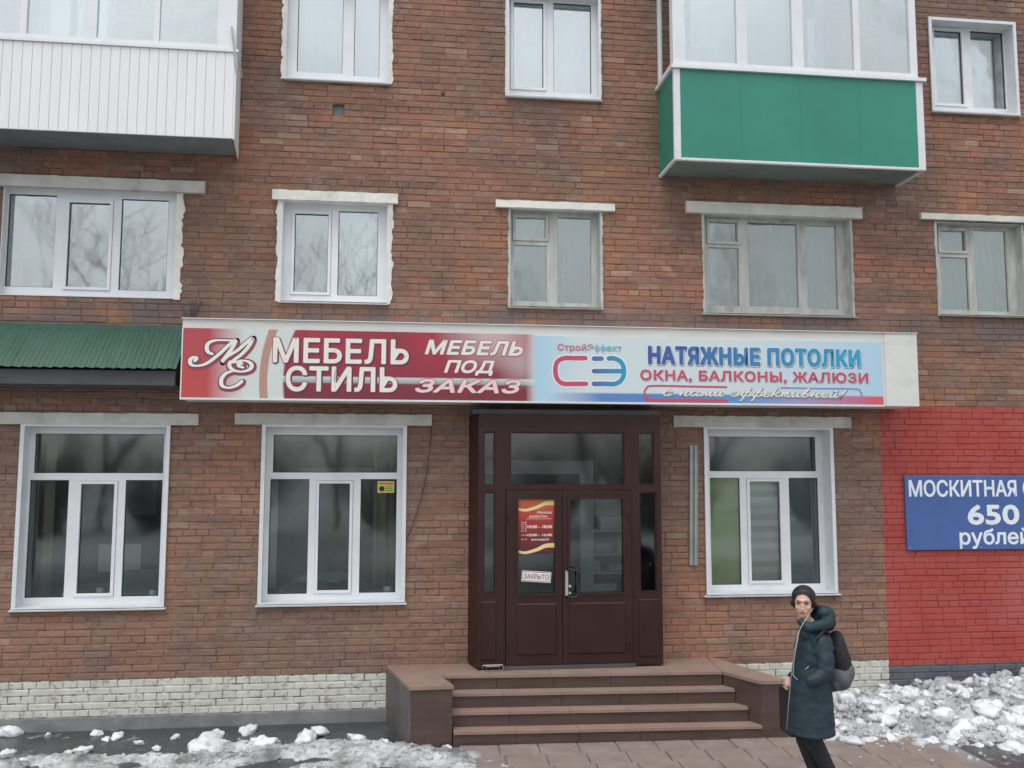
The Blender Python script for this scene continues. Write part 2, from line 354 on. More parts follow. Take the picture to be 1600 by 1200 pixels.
house = empty('apartment_building', 'weathered red brick apartment block with shops on its ground floor, whitewashed at the foot', 'building')
wm = MB(); wm.holed(X0, X1, 0, ZT, holes, 0, .38)
wall = wm.build('wall', M['mortar'], house)
CH, Z0B = .0715, .1275
brick_list = []      # (x0,x1,z0,z1)
row = 0; z = Z0B - CH
rb = random.Random(3)
zz = Z0B
while zz < ZT - .08:
    r = row; header = (r % 2 == 0) if r < 5 else (r % 3 == 1 if zz < 4 else r % 4 == 2)
    pitch = .130 if header else .260
    x = X0 + .02 + (rb.random() * .02) + (.065 if r % 2 else .13 if header else 0)
    if r >= 5 and not header: x += (.13 if (r // 2) % 2 else 0)
    while x < X1 - .05:
        wdt = pitch
        if r >= 5 and rb.random() < .06: wdt = .195 if not header else .130
        brick_list.append((x, min(x + wdt - .009, X1), zz, zz + CH - .009)); x += wdt
    row += 1; zz += CH
def cut(b):
    x0, x1, z0, z1 = b; segs = [(x0, x1)]
    for h in holes:
        ov = min(z1, h[3]) - max(z0, h[2])
        if ov < .02: continue
        new = []
        for a, c in segs:
            if c <= h[0] or a >= h[1]: new.append((a, c)); continue
            if a < h[0] - .03: new.append((a, h[0] - .003))
            if c > h[1] + .03: new.append((h[1] + .003, c))
        segs = new
    return [(a, c, z0, z1) for a, c in segs if c - a > .03]
pieces = [p for b in brick_list for p in cut(b)]
def hidden(b):
    cx, cz = (b[0] + b[1]) / 2, (b[2] + b[3]) / 2; px, py = proj(cx, 0, cz)
    if not (18 < px < 1582 and 6 < py < 1194): return True
    if 275 < px < 1440 and 495 < py < 655: return True
    if px < 290 and (500 < py < 640 or py < 270): return True
    if px < 375 and py < 255: return True
    if 600 < px < 1225 and py > 1030: return True
    if 730 < px < 1045 and py > 640: return True
    if 1225 < px < 1340 and py > 905: return True
    if px > 1300 and py > 1075: return True
    if 1020 < px < 1450 and py < 300: return True
    if px > 1400 and 735 < py < 865: return True
    return False
def area(b):
    a = proj(b[0], 0, b[2]); c = proj(b[1], 0, b[3]); return abs((a[0] - c[0]) * (a[1] - c[1]))
vis = [p for p in pieces if not hidden(p) and p[1] - p[0] > .2]; vis.sort(key=area, reverse=True)
single = set(vis[:300])
protos = []
for i in range(10):
    m = MB(); rr = random.Random(i)
    m.bbox(-.1245, .1245, -.005 - rr.random() * .005, .01, -.03125, .03125, .004 + rr.random() * .004)
    me = m.mesh('brick', M['brick'])
    for v in me.vertices: v.co.x += rr.uniform(-.0015, .0015); v.co.z += rr.uniform(-.0026, .0026)
    protos.append(me)
rest = MB(); rnd = []
for p in pieces:
    if p in single: continue
    n0 = len(rest.f); e = lambda: rb.uniform(-.0028, .0028)
    rest.bbox(p[0] + e(), p[1] + e(), -.004 - rb.random() * .006, .01, p[2] + e(), p[3] + e(), .003 + rb.random() * .003)
    rnd += [rb.random()] * (len(rest.f) - n0)
bw = rest.build('brickwork', M['brick'], wall); bw['kind'] = 'stuff'
at = bw.data.attributes.new('rnd', 'FLOAT', 'FACE'); at.data.foreach_set('value', rnd)
for p in vis[:300]:
    o = link('brick', random.choice(protos), wall, ((p[0] + p[1]) / 2, rb.uniform(-.002, .002), (p[2] + p[3]) / 2))
    o.scale.x = (p[1] - p[0]) / .249; o.rotation_euler = (0, rb.uniform(-.004, .004), rb.uniform(-.006, .006))
# plinth render at the foot of the wall
m = MB(); V = []; n = 140
for i in range(n):
    xa, xb = X0 + (X1 - X0) * i / n, X0 + (X1 - X0) * (i + 1) / n
    f = lambda x: -.045 + .012 * fbm(x, 0, 3); t_ = lambda x: Z0B - .006 + .006 * fbm(x, 9, 6)
    m.face([(xa, f(xa), -.3), (xb, f(xb), -.3), (xb, f(xb), t_(xb)), (xa, f(xa), t_(xa))]); m.face([(xa, f(xa), t_(xa)), (xb, f(xb), t_(xb)), (xb, .0, t_(xb)), (xa, .0, t_(xa))])
m.build('plinth', M['concrete'], house, True)
# inside: back wall, partitions, floors
m = MB(); m.box(X0, X1, 5.0, 5.1, -.1, ZT); m.box(X0 - .1, X0, 0, 5.1, -.1, ZT); m.box(X1, X1 + .1, 0, 5.1, -.1, ZT)
m.box(2.93, 3.05, .38, 5, 0, 9.2); m.box(-2.1, -1.98, .38, 5, 3.3, 9.2); m.box(.55, .65, .38, 5, 3.3, 9.2); m.box(5.5, 5.6, .38, 5, 0, 9.2)
m.build('interior_wall', M['roomwall'], house)
m = MB(); m.box(X0, X1, .38, 5, .30, .55); m.box(X0, X1, .38, 5, 3.25, 3.5); m.box(X0, X1, .38, 5, 5.9, 6.1); m.box(X0, X1, .0, 5.1, 9.6, 9.8)
m.build('floor_slab', M['roomfloor'], house)
m = MB(); m.box(VENT[0] - .01, VENT[1] + .01, .045, .06, VENT[2] - .01, VENT[3] + .01); m.build('vent_hole', M['slab'], house)

# ------------------------------------------------------------------ windows
def rrect(m, x0, x1, z0, z1, y0, y1, wdt): m.holed(x0, x1, z0, z1, [(x0 + wdt, x1 - wdt, z0 + wdt, z1 - wdt)], y0, y1)
def window(key, panes, rec, fm, gm, casing=None, label=None, liner=None, sill=None):
    """panes: list of (fx0,fx1,fz0,fz1,sash?) as fractions of the opening seen in the photo"""
    x0, x1, z0, z1 = WIN[key]; k = 1 + rec / D
    FX = lambda f: (x0 + (x1 - x0) * f) * k
    FZ = lambda f: H + (z0 + (z1 - z0) * f - H) * k
    hs_ = []; 
    for p in panes:
        hs_.append((FX(p[0]), FX(p[1]), FZ(p[2]), FZ(p[3])))
    fr = MB(); big = [(h[0] - (.034 if p[4] else 0), h[1] + (.034 if p[4] else 0), h[2] - (.034 if p[4] else 0), h[3] + (.034 if p[4] else 0)) for h, p in zip(hs_, panes)]
    cl = lambda h: (max(h[0], x0 + .012), min(h[1], x1 - .012), max(h[2], z0 + .012), min(h[3], z1 - .012))
    big = [cl(h) for h in big]; hs_ = [cl(h) for h in hs_]
    fr.holed(x0 + .002, x1 - .002, z0 + .002, z1 - .002, big, rec, rec + .06)
    wobj = fr.build('window', fm, house)
    if label: wobj['label'] = label
    for h, b, p in zip(hs_, big, panes):
        if p[4]:
            s = MB(); s.holed(b[0] + .003, b[1] - .003, b[2] + .003, b[3] - .003, [h], rec - .014, rec + .05); s.build('sash', fm, wobj)
        gk = MB()                                     # dark rubber gasket
        e = .006; gk.holed(h[0] - .0005, h[1] + .0005, h[2] - .0005, h[3] + .0005, [(h[0] + e, h[1] - e, h[2] + e, h[3] - e)], rec + .012, rec + .02); gk.build('gasket', M['black'] if fm is M['pvc'] else M['sill'], wobj)
        q = MB(); q.box(h[0] + .001, h[1] - .001, rec + .022, rec + .026, h[2] + .001, h[3] - .001); q.build('pane', p[5] if len(p) > 5 else gm, wobj)
    if liner:                                          # lined reveal
        l = MB(); l.holed(x0 - .0, x1 + .0, z0, z1, [(x0 + .008, x1 - .008, z0 + .008, z1 - .008)], -.016, rec - .001); l.build('reveal', liner, wobj)
    if casing:
        wd = casing; c = MB(); c.holed(x0 - wd * .25, x1 + wd * .25, z0 - wd * .1, z1 + wd * .25, [(x0 + wd * .55, x1 - wd * .55, z0 + wd * .15, z1 - wd * .55)], -.040, -.017)
        c.build('casing', M['casing'], wobj)
    if sill:
        s = MB(); s.yzprism([(-.06, z0 - .028), (-.064, z0 - .018), (rec, z0 + .012), (rec, z0 - .012)], x0 - sill, x1 + sill)
        s.build('sill', M['sill'] if fm is not M['pvc'] else M['casing'], wobj)
    return wobj
P3 = lambda s=True: [(.065, .325, .055, .69, 0), (.41, .636, .075, .668, 1), (.71, .962, .055, .69, 0), (.085, .962, .728, .945, 0)]
window('gA', P3(), .16, M['pvc'], M['glass_shop'], .05, 'tall shop window at the far left with dark desks behind it', M['casing'], .03)
window('gB', [(.055, .325, .05, .69, 0), (.395, .61, .068, .665, 1), (.685, .94, .05, .69, 0), (.07, .94, .727, .94, 0)], .16, M['pvc'], M['glass_shop'], .05, 'tall shop window with a yellow sticker and tan curtain', M['casing'], .03)
window('gC', [(.04, .27, .053, .69, 0), (.345, .58, .075, .668, 1), (.655, .885, .053, .69, 0), (.04, .875, .73, .94, 0)], .20, M['pvc'], M['glass_shop'], .05, 'tall shop window with green, striped and grey blinds', M['casing'], .04)
window('w1', [(.03, .30, .08, .93, 0), (.375, .61, .09, .87, 1), (.675, .95, .07, .92, 0)], .09, M['pvc'], M['glass_mid'], None, 'wide white three-part window under the white balcony', M['casing'], .0)
window('w2', [(.12, .435, .09, .86, 1), (.53, .905, .065, .90, 0)], .12, M['pvc'], M['glass_mid'], None, 'white two-part window with ragged plaster edges above the shop sign', M['casing'], .02)
window('w3', [(.045, .405, .05, .62, 0), (.06, .39, .69, .90, 1), (.52, .90, .04, .92, 0)], .11, M['oldwood'], M['glass_old'], None, 'old peeling wooden window with a small vent pane', M['oldwood'], .02)
window('w4', [(.035, .235, .07, .66, 0), (.04, .23, .72, .92, 1), (.30, .635, .07, .93, 0), (.695, .905, .06, .92, 0)], .11, M['oldwood'], M['glass_old'], None, 'wide old wooden window under the green balcony', M['oldwood'], .04)
window('w5', [(.04, .36, .05, .62, 0), (.05, .34, .69, .91, 1), (.44, .82, .04, .93, 0)], .11, M['oldwood'], M['glass_old'], None, 'old wooden window at the right with a small vent pane', M['oldwood'], .02)
window('t2', [(.11, .55, .075, .93, 0), (.66, .91, .06, .93, 0)], .10, M['pvc'], M['glass'], None, None, M['casing'], .01)
window('t3', [(.07, .39, .09, .91, 1), (.50, .91, .06, .93, 0)], .10, M['pvc'], M['glass'], .03, None, M['casing'], .02)
window('t5', [(.06, .38, .09, .88, 1), (.49, .875, .065, .90, 0)], .15, M['pvc'], M['glass'], .045, 'white window right of the green balcony', M['casing'], .02)

# ragged plaster strips painted round some openings
def ragged(x0, x1, z0, z1, side, wd, y=-.020, mat='plaster', seed=0):
    m = MB(); rr = random.Random(seed); vert = side in 'LR'; a, b = (z0, z1) if vert else (x0, x1); n = int((b - a) / .03)
    prev = None
    for i in range(n + 1):
        s = a + (b - a) * i / n; e = wd * (1 + .55 * mn.noise(Vector((s * 9, seed * 3.1, 0))) + .3 * mn.noise(Vector((s * 30, seed, 1)))) + rr.uniform(-.004, .004)
        if side == 'L': pin, pout = (x0, s), (x0 - e, s)
        elif side == 'R': pin, pout = (x1, s), (x1 + e, s)
        elif side == 'T': pin, pout = (s, z1), (s, z1 + e)
        if prev: m.xzprism([prev[0], prev[1], pout, pin], y, .012)
        prev = (pin, pout)
    return m.build('plaster_strip', M[mat], house)
for k, sides, wd in (('w2', 'LR', .05), ('t2', 'LR', .045), ('w1', 'R', .07), ('w3', 'LR', .022), ('w4', 'LR', .018), ('w5', 'LR', .02), ('t3', 'LR', .02)):
    for i, s in enumerate(sides):
        q = WIN[k]; ragged(q[0], q[1], q[2] - .01, q[3] + .0, s, wd, seed=hash(k) % 7 + i if False else len(k) * 3 + ord(k[1]) + ord(s), mat='plaster' if k in ('w2', 't2', 'w1', 't3') else 'oldwood')

# concrete lintels: a little bent and chipped
def lintel(x0, x1, z0, z1, prot=.07, mat='lintel', seed=1, label=None):
    m = MB(); n = max(6, int((x1 - x0) / .06)); pr = None
    for i in range(n + 1):
        x = x0 + (x1 - x0) * i / n; a = .006 * mn.noise(Vector((x * 7, seed, 0))); b = .010 * mn.noise(Vector((x * 9, seed, 4))); c = .006 * mn.noise(Vector((x * 5, seed, 8)))
        cur = [(x, -prot + c, z0 + a), (x, -prot + c + .006, z1 + b - .006), (x, -prot + .03, z1 + b), (x, .012, z1 + b), (x, .012, z0 + a)]
        if pr:
            for k in range(5): m.face([pr[k], cur[k], cur[(k + 1) % 5], pr[(k + 1) % 5]])
        else: m.face(cur)
        pr = cur
    m.face(pr[::-1])
    o = m.build('lintel', M[mat], house)
    if label: o['label'] = label
    return o
def lpx(pxa, pxb, ytop, ybot, prot): 
    a = wp(pxa, ytop, -prot); b = wp(pxb, ytop, -prot); xm = (pxa + pxb) / 2
    return a[0], b[0], wp(xm, ybot, -prot)[1], wp(xm, ytop, -prot)[1]
for i, (xa, xb, yt, yb, pr, mt) in enumerate([(-60, 320, 275, 294, .07, 'lintel_low'), (425, 622, 298, 314, .06, 'plaster'), (775, 961, 314, 326, .06, 'plaster'), (1073, 1347, 318, 336, .07, 'lintel'), (1440, 1690, 336, 346, .06, 'lintel'),
        (-120, 310, 644, 663, .05, 'lintel_low'), (367, 675, 646, 664, .05, 'lintel_low'), (1053, 1330, 650, 668, .05, 'lintel_low')]):
    a, b, c, d = lpx(xa, xb, yt, yb, pr); lintel(a, b, c, d, pr, mt, i + 1)

# curtains and blinds (each hangs by itself)
def curtain(x0, x1, z0, z1, y, mat, label, folds=.025, freq=38, cat='curtain', group=None, name='curtain'):
    m = MB(); n = max(8, int((x1 - x0) / .012)); V = []; F = []
    for i in range(n + 1):
        x = x0 + (x1 - x0) * i / n; yy = y + folds * (math.sin(x * freq) * .6 + mn.noise(Vector((x * 12, y, 0))))
        V += [(x, yy, z0), (x, yy, z1)]
    F = [(2 * i, 2 * i + 2, 2 * i + 3, 2 * i + 1) for i in range(n)]
    m.grid(V, F); o = m.build(name, M[mat], None, True)
    sm = o.modifiers.new('s', 'SOLIDIFY'); sm.thickness = .003
    return tag(o, label, cat, group)
q = WIN['t2']; curtain(q[0] + .02, q[1] - .02, q[2], q[3], .22, 'tulle', 'pale curtain behind the top-floor window over the bricked vent hole', .03)
q = WIN['t3']; curtain(q[0] + .02, q[1] - .02, q[2], q[3], .22, 'tulle', 'pale curtain behind the top-floor window left of the green balcony', .03)
q = WIN['t5']; curtain(q[0] + .02, q[1] - .02, q[2], q[3], .27, 'tulle', 'pale curtain behind the window right of the green balcony', .03)
q = WIN['w2']; vb = empty('vertical_blind', 'white vertical slatted blind in the right half of the ragged white window', 'blind', ((q[0] + q[1]) / 2 + .27, .26, q[3] - .05))
m = MB(); m.box(-.24, .24, -.02, .02, 0, .03); m.build('rail', M['casing'], vb)
m = MB(); m.box(-.014, .014, -.001, .001, -(q[3] - q[2]) + .08, 0); sl = m.mesh('slat', M['tulle'])
for i in range(17):
    o = link('slat', sl, vb, (-.225 + i * .028, 0, 0)); o.rotation_euler.z = .5
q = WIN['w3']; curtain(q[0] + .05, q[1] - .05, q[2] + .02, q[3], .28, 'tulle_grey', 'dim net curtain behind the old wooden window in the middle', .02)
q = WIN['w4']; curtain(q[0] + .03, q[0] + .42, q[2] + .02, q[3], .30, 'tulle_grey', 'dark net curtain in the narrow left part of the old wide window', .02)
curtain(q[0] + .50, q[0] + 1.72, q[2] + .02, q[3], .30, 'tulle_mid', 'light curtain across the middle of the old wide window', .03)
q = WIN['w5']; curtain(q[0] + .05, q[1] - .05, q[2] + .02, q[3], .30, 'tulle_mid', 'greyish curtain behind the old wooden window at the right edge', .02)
q = WIN['gB']; curtain(q[1] - .36, q[1] - .12, q[2] + .1, q[3], .42, 'curtain_tan', 'tan curtain gathered at the right of the shop window with the yellow sticker', .03, 60)
curtain(q[0] + .03, q[0] + .11, q[2] + .1, q[3] - .6, .40, 'tulle', 'thin strip of white curtain at the left of the sticker window', .01, 60)
q = WIN['gA']; curtain(q[0] + .09, q[0] + .21, q[2] + .03, q[3], .36, 'curtain_tan', 'tan curtain edge at the left of the far left shop window', .02, 60)
# blinds in the third shop window
q = WIN['gC']; kx = 1 + .24 / D
def gx(f): return (q[0] + (q[1] - q[0]) * f) * kx
def gz(f): return H + (q[2] + (q[3] - q[2]) * f - H) * kx
def flat_blind(f0, f1, z0, z1, y, mat, label):
    r = empty('roller_blind', label, 'blind', (gx((f0 + f1) / 2), y, gz(z1)))
    hw = (gx(f1) - gx(f0)) / 2; L = gz(z1) - gz(z0)
    m = MB(); n = 10
    for i in range(n):
        za, zb = -L * i / n, -L * (i + 1) / n; m.face([(-hw, .004 * math.sin(i), zb), (hw, .004 * math.sin(i), zb), (hw, .004 * math.sin(i - 1), za), (-hw, .004 * math.sin(i - 1), za)])
    m.build('fabric', M[mat], r); m = MB(); m.tube([(-hw, 0, -L), (hw, 0, -L)], .009, 8); m.build('bottom_rail', M['shopwhite'], r)
    return r
flat_blind(.02, .30, .04, .70, .262, 'blind_green', 'plain green roller blind behind the left pane')
flat_blind(.64, .91, .04, .70, .262, 'blind_grey', 'blue-grey roller blind behind the right pane')
flat_blind(.02, .91, .72, .95, .268, 'blind_teal', 'dark blind behind the wide top pane of the shop window')
r = empty('banded_blind', 'beige and grey striped blind behind the middle pane', 'blind', (gx(.463), .27, gz(.68)))
hw = (gx(.60) - gx(.33)) / 2; L = gz(.68) - gz(.05); nb = 18
for i in range(nb):
    m = MB(); m.box(-hw, hw, 0, .002, -L * (i + 1) / nb, -L * i / nb - .0006); m.build('band', M['blind_beige' if i % 2 else 'blind_band'], r)
# backing so the room stays dark behind blinds is the room itself

# ------------------------------------------------------------------ door block (porch)
DY = -.35
def dx(px, py=850): return wp(px, py, DY)[0]
dl, drr, db, dt = .745, 2.70, .575, 3.19
pm = MB()
hol = dict(sl_u=(.797, .915, 2.44, 3.0), sl_l=(.80, .92, 1.335, 2.37), tr=(1.075, 2.305, 2.44, 3.0), leaf=(1.03, 2.37, .60, 2.395), sr_u=(2.455, 2.63, 2.44, 3.0), sr_l=(2.46, 2.645, 1.32, 2.37))
pm.holed(dl, drr, db, dt, list(hol.values()), DY, DY + .08)
porch = pm.build('entrance_frame', M['brown'], house); porch['label'] = 'projecting dark burgundy door frame with side lights'
m = MB(); m.prism([(dl, DY + .08), (dl - .0, DY), (.665, -.0), (.70, .05)], db, dt); m.build('side_cheek', M['brown'], porch); m = MB(); m.prism([(drr, DY + .003), (drr, 0), (drr - .05, 0), (drr - .05, DY + .08), (drr - .001, DY + .08)], db, dt); m.build('side_cheek', M['brown'], porch)
m = MB(); m.box(.68, drr, DY + .01, .0, dt + .002, dt + .05); m.build('porch_roof', M['fascia'], porch)
for k in ('sl_u', 'sl_l', 'tr', 'sr_u', 'sr_l'):
    h = hol[k]; m = MB(); m.box(h[0] + .001, h[1] - .001, DY + .03, DY + .035, h[2] + .001, h[3] - .001); m.build('pane', M['glass_door'], porch)
    m = MB(); rrect(m, h[0] + .0005, h[1] - .0005, h[2] + .0005, h[3] - .0005, DY + .012, DY + .028, .012); m.build('bead', M['brown'], porch)
for (a, b) in ((.775, .935), (2.44, 2.66)):
    m = MB(); m.bbox(a, b, DY - .012, DY - .001, .66, 1.25, .008); m.build('lower_panel', M['brown'], porch)
def leaf(x0, x1, gx0, gx1, z0, z1, gz0, gz1, hinge):
    m = MB(); m.holed(x0, x1, z0, z1, [(gx0, gx1, gz0, gz1)], DY - .018, DY + .05)
    d = m.build('door', M['brown'], house)
    m = MB(); m.box(gx0 + .001, gx1 - .001, DY + .012, DY + .018, gz0 + .001, gz1 - .001); m.build('pane', M['glass_door'], d)
    m = MB(); m.holed(gx0 - .022, gx1 + .022, gz0 - .022, gz1 + .022, [(gx0 + .004, gx1 - .004, gz0 + .004, gz1 - .004)], DY - .026, DY - .0182); m.build('glazing_bead', M['brown'], d)
    m = MB(); m.bbox(gx0 - .015, gx1 + .015, DY - .030, DY - .0182, z0 + .10, gz0 - .10, .010); m.build('lower_panel', M['brown'], d)
    for hz in (z0 + .16, z1 - .3):
        m = MB(); m.tube([(hinge, DY - .028, hz - .05), (hinge, DY - .028, hz + .05)], .011, 8); m.build('hinge', M['brown'], d)
    return d
dL = leaf(1.036, 1.622, 1.158, 1.548, .606, 2.39, 1.325, 2.30, 1.055); dL['label'] = 'left door leaf with the red opening-hours poster'
dR = leaf(1.628, 2.364, 1.704, 2.281, .606, 2.39, 1.325, 2.30, 2.345); dR['label'] = 'right door leaf with the curved pull handle'
m = MB(); hp = [(1.665, DY - .02, 1.565), (1.70, DY - .085, 1.575), (1.765, DY - .09, 1.565), (1.79, DY - .09, 1.53), (1.79, DY - .09, 1.34), (1.765, DY - .09, 1.30), (1.70, DY - .085, 1.29), (1.665, DY - .02, 1.295)]
m.tube(hp, .011, 10); m.build('handle', M['black'], dR, True)
m = MB(); m.bbox(1.655, 1.685, DY - .032, DY - .018, 1.30, 1.56, .004); m.tube([(1.70, DY - .018, 1.40), (1.70, DY - .05, 1.40)], .014, 10); m.tube([(1.70, DY - .018, 1.33), (1.70, DY - .05, 1.33)], .012, 10); m.build('lock_plate', M['galv'], dR)
m = MB(); m.box(1.0, 2.4, DY - .03, DY + .06, .56, .598); m.build('threshold', M['fascia'], house)

# ------------------------------------------------------------------ balconies
def lerp(a, b, t): return a + (b - a) * t
# white balcony, left
bal = MB(); BY = -.60
bal.prism([(-6.2, 0), (-6.2, BY + .03), (-1.80, BY + .03), (-1.87, 0)], 5.99, 6.12)
b1 = bal.build('balcony', M['slab'], house); b1['label'] = 'white balcony with ribbed siding at the upper left'
zb, zt = 5.955, 6.865
xr = -1.80; n = 0; x = -6.2
strip = .0935
m = MB(); m.bbox(0, strip - .004, -.012, 0, 0, zt - zb, .004); m.box(strip - .004, strip, -.003, 0, 0, zt - zb); sm_ = m.mesh('siding_strip', M['siding'])
while x < xr - strip:
    link('siding_strip', sm_, b1, (x, BY, zb)); x += strip
m = MB(); m.bbox(x, xr + .012, BY - .014, BY + .02, zb - .005, zt, .004); m.build('corner_trim', M['siding'], b1)
m = MB(); m.prism([(xr, BY + .02), (xr + .012, BY + .02), (-1.858, 0), (-1.87, 0)], zb, zt); m.build('side_panel', M['siding'], b1)
m = MB(); m.prism([(-6.25, BY - .03), (xr + .03, BY - .03), (-1.84, 0), (-1.88, 0), (xr - .04, BY + .08), (-6.25, BY + .08)], zt + .001, zt + .03); m.build('sill_board', M['pvc'], b1)
def glazed(parent, x0, x1, z0, z1, y, px_edges, gm, side=None):
    fr = MB(); hs_ = [(a, b, z0 + .055, z1 - .06) for a, b in px_edges]
    fr.holed(x0, x1, z0, z1, hs_, y, y + .06); fo = fr.build('glazing_frame', M['pvc'], parent)
    for h in hs_:
        m = MB(); m.box(h[0] + .001, h[1] - .001, y + .025, y + .03, h[2] + .001, h[3] - .001); m.build('pane', gm, parent)
    return fo
be = [wp(p, 40, BY)[0] for p in (-120, -40, -28, 30, 41, 130, 151, 241, 249, 340)]
ed = [(-6.1, be[0]), (be[1] - .5, be[1]), (be[2], be[3]), (be[4], be[5]), (be[6], be[7]), (be[8], be[9])]
ed = [(-6.1, -5.5), (-5.44, -4.85), (-4.78, be[3]), (be[4], be[5]), (be[6], be[7]), (be[8], be[9])]
glazed(b1, -6.2, xr - .01, zt + .032, 8.42, BY, ed, M['glass'])
m = MB(); m.prism([(xr - .01, BY), (xr + .0, BY), (-1.86, 0), (-1.88, 0)], zt + .032, 8.42); m.build('glazed_side', M['pvc'], b1)
m = MB(); m.prism([(-6.3, BY - .1), (xr + .1, BY - .1), (-1.75, 0), (-6.3, 0)], 8.43, 8.5); m.build('balcony_roof', M['slab'], b1)
# green balcony, right
XA, XB = 2.83, 5.725; ga, gb_ = 5.94, 6.965
m = MB(); m.prism([(XA + .02, 0), (XA + .02, BY + .03), (XB - .02, BY + .03), (XB - .02, 0)], 5.965, 6.08); b2 = m.build('balcony', M['slab_green'], house); b2['label'] = 'glazed balcony with green panels at the upper right'
nP = 4; wP = (XB - XA - .16) / nP
for i in range(nP):
    m = MB(); m.box(XA + .075 + i * wP + (.0 if i == 0 else .0007), XA + .075 + (i + 1) * wP - .0007, BY + .0, BY + .018, ga + .03, gb_ - .002); m.build('green_panel', M['green'], b2)
m = MB(); m.box(XA + .004, XA + .02, BY + .04, -.004, ga + .03, gb_); m.build('green_side_panel', M['green'], b2)
m = MB(); m.box(XB - .02, XB - .004, BY + .04, -.004, ga + .03, gb_); m.build('green_side_panel', M['green'], b2)
for (a, b) in ((XA, XA + .074), (XB - .084, XB)):
    m = MB(); m.bbox(a, b, BY - .008, BY + .035, ga, gb_ - .002, .005); m.build('corner_post', M['casing'], b2)
m = MB(); m.bbox(XA + .075, XB - .085, BY - .006, BY + .03, ga, ga + .029, .004); m.build('bottom_trim', M['casing'], b2)
m = MB(); m.box(XA, XA + .03, BY + .036, 0, ga, ga + .029); m.box(XB - .03, XB, BY + .036, 0, ga, ga + .029); m.build('side_trim', M['casing'], b2)
m = MB(); m.box(XA - .03, XB + .03, BY - .035, BY + .09, gb_ + .001, gb_ + .04); m.box(XA - .03, XA + .04, BY + .091, 0, gb_ + .001, gb_ + .04); m.build('sill_board', M['pvc'], b2)
ge = [wp(p, 60, BY)[0] for p in (1070, 1151, 1167, 1238, 1255, 1334, 1343, 1421)]
glazed(b2, XA - .0, XB - .05, gb_ + .042, 8.42, BY, [(ge[0], ge[1]), (ge[2], ge[3]), (ge[4], ge[5]), (ge[6], ge[7])], M['glass'])
m = MB(); V = []
fr = MB()
for (a, b) in ((BY + .061, BY + .11), (-.06, -.004)): fr.box(XA + .0, XA + .05, a, b, gb_ + .042, 8.42)
fr.box(XA, XA + .05, BY + .111, -.061, gb_ + .042, gb_ + .10); fr.box(XA, XA + .05, BY + .111, -.061, 8.36, 8.42); fr.build('side_frame', M['pvc'], b2)
m = MB(); m.box(XA + .02, XA + .025, BY + .111, -.061, gb_ + .101, 8.359); m.build('side_pane', M['glass'], b2)
m = MB(); m.box(XB - .1, XB - .05, BY + .061, -.004, gb_ + .042, 8.42); m.build('side_screen', M['pvc'], b2)
m = MB(); m.box(XA - .1, XB + .1, BY - .1, -.0, 8.43, 8.5); m.build('balcony_roof', M['slab'], b2)
# things seen through the balcony glass
for nm, (a, b) in (('l', (-4.0, -3.2)), ('r', (4.1, 4.9))):
    m = MB(); m.holed(a + .002, b - .002, 6.3, 8.448, [(a + .10, b - .10, 7.0, 8.3)], .04, .10); dd = m.build('balcony_door', M['pvc'], house)
    m = MB(); m.box(a + .101, b - .101, .06, .066, 7.001, 8.299); m.build('pane', M['glass'], dd)
curtain(wp(1080, 50, -.52)[0], wp(1240, 50, -.52)[0], gb_ + .05, 8.3, -.50, 'whitecurtain', 'white curtain across the left half of the green balcony glazing', .015, 20)
m = MB(); m.box(0, .26, 0, .14, 0, .09); o = m.build('flower_box', M['shopwhite'], None, loc=(-2.42, -.50, zt + .04)); tag(o, 'white box with a dry plant on the white balcony sill', 'flower box')
m = MB()
for i in range(9):
    a = i * .7; m.tube([(-2.3, -.43, zt + .12), (-2.3 + .05 * math.cos(a), -.43, zt + .19), (-2.3 + .14 * math.cos(a), -.43 + .04 * math.sin(a), zt + .22 + .03 * math.sin(a * 2))], .003, 4)
tag(m.build('dry_plant', M['galv']), 'thin dry plant in the box on the white balcony sill', 'plant')

# ------------------------------------------------------------------ green awning
aw = empty('awning', 'dark green corrugated metal awning over the far left shop window', 'awning', (-4.4, 0, 3.6))
def A(x, y, z): return (x + 4.4, y, z - 3.6)
xa, xb = -7.0, -2.30; npan = 12; pw = (xb - xa) / npan
zt0, zb0, yb0 = 4.075, 3.60, -.50
m = MB(); nn = 24; V = []; F = []; L = 6
def wave(s): 
    u = s % 1; return .008 * sst(.0, .18, u) * sst(.60, .42, u) if u < .6 else 0
for i in range(nn * 1 + 1):
    x = pw * i / nn
    for j in range(L + 1):
        t_ = j / L; w_ = wave(i / nn * 4); V.append((x, lerp(-.03, yb0, t_) - w_, lerp(zt0, zb0, t_) + w_ * .9))
for i in range(nn):
    for j in range(L): a = i * (L + 1) + j; F.append((a, a + 1, a + L + 2, a + L + 1))
m.grid(V, F); shm = m.mesh('corrugated_sheet', M['awning'])
for i in range(npan): link('corrugated_sheet', shm, aw, (xa + 4.4 + i * pw, -.0015 * (i % 2), -3.6 + .0015 * (i % 2)))
m = MB(); m.yzprism([(.0, zt0 + .035 - 3.6), (-.06, zt0 + .025 - 3.6), (-.065, zt0 - .03 - 3.6), (0, zt0 - .0 - 3.6)], xa + 4.4, xb + 4.4); m.build('top_flashing', M['awning'], aw)
m = MB(); m.box(xa + 4.4, xb + 4.38, yb0 + .05, yb0 + .08, -.16, -.015); m.build('fascia_board', M['fascia'], aw)
m = MB(); m.box(xa + 4.4, xb + 4.38, yb0 + .081, 0, -.17, -.155); m.build('soffit', M['fascia'], aw)

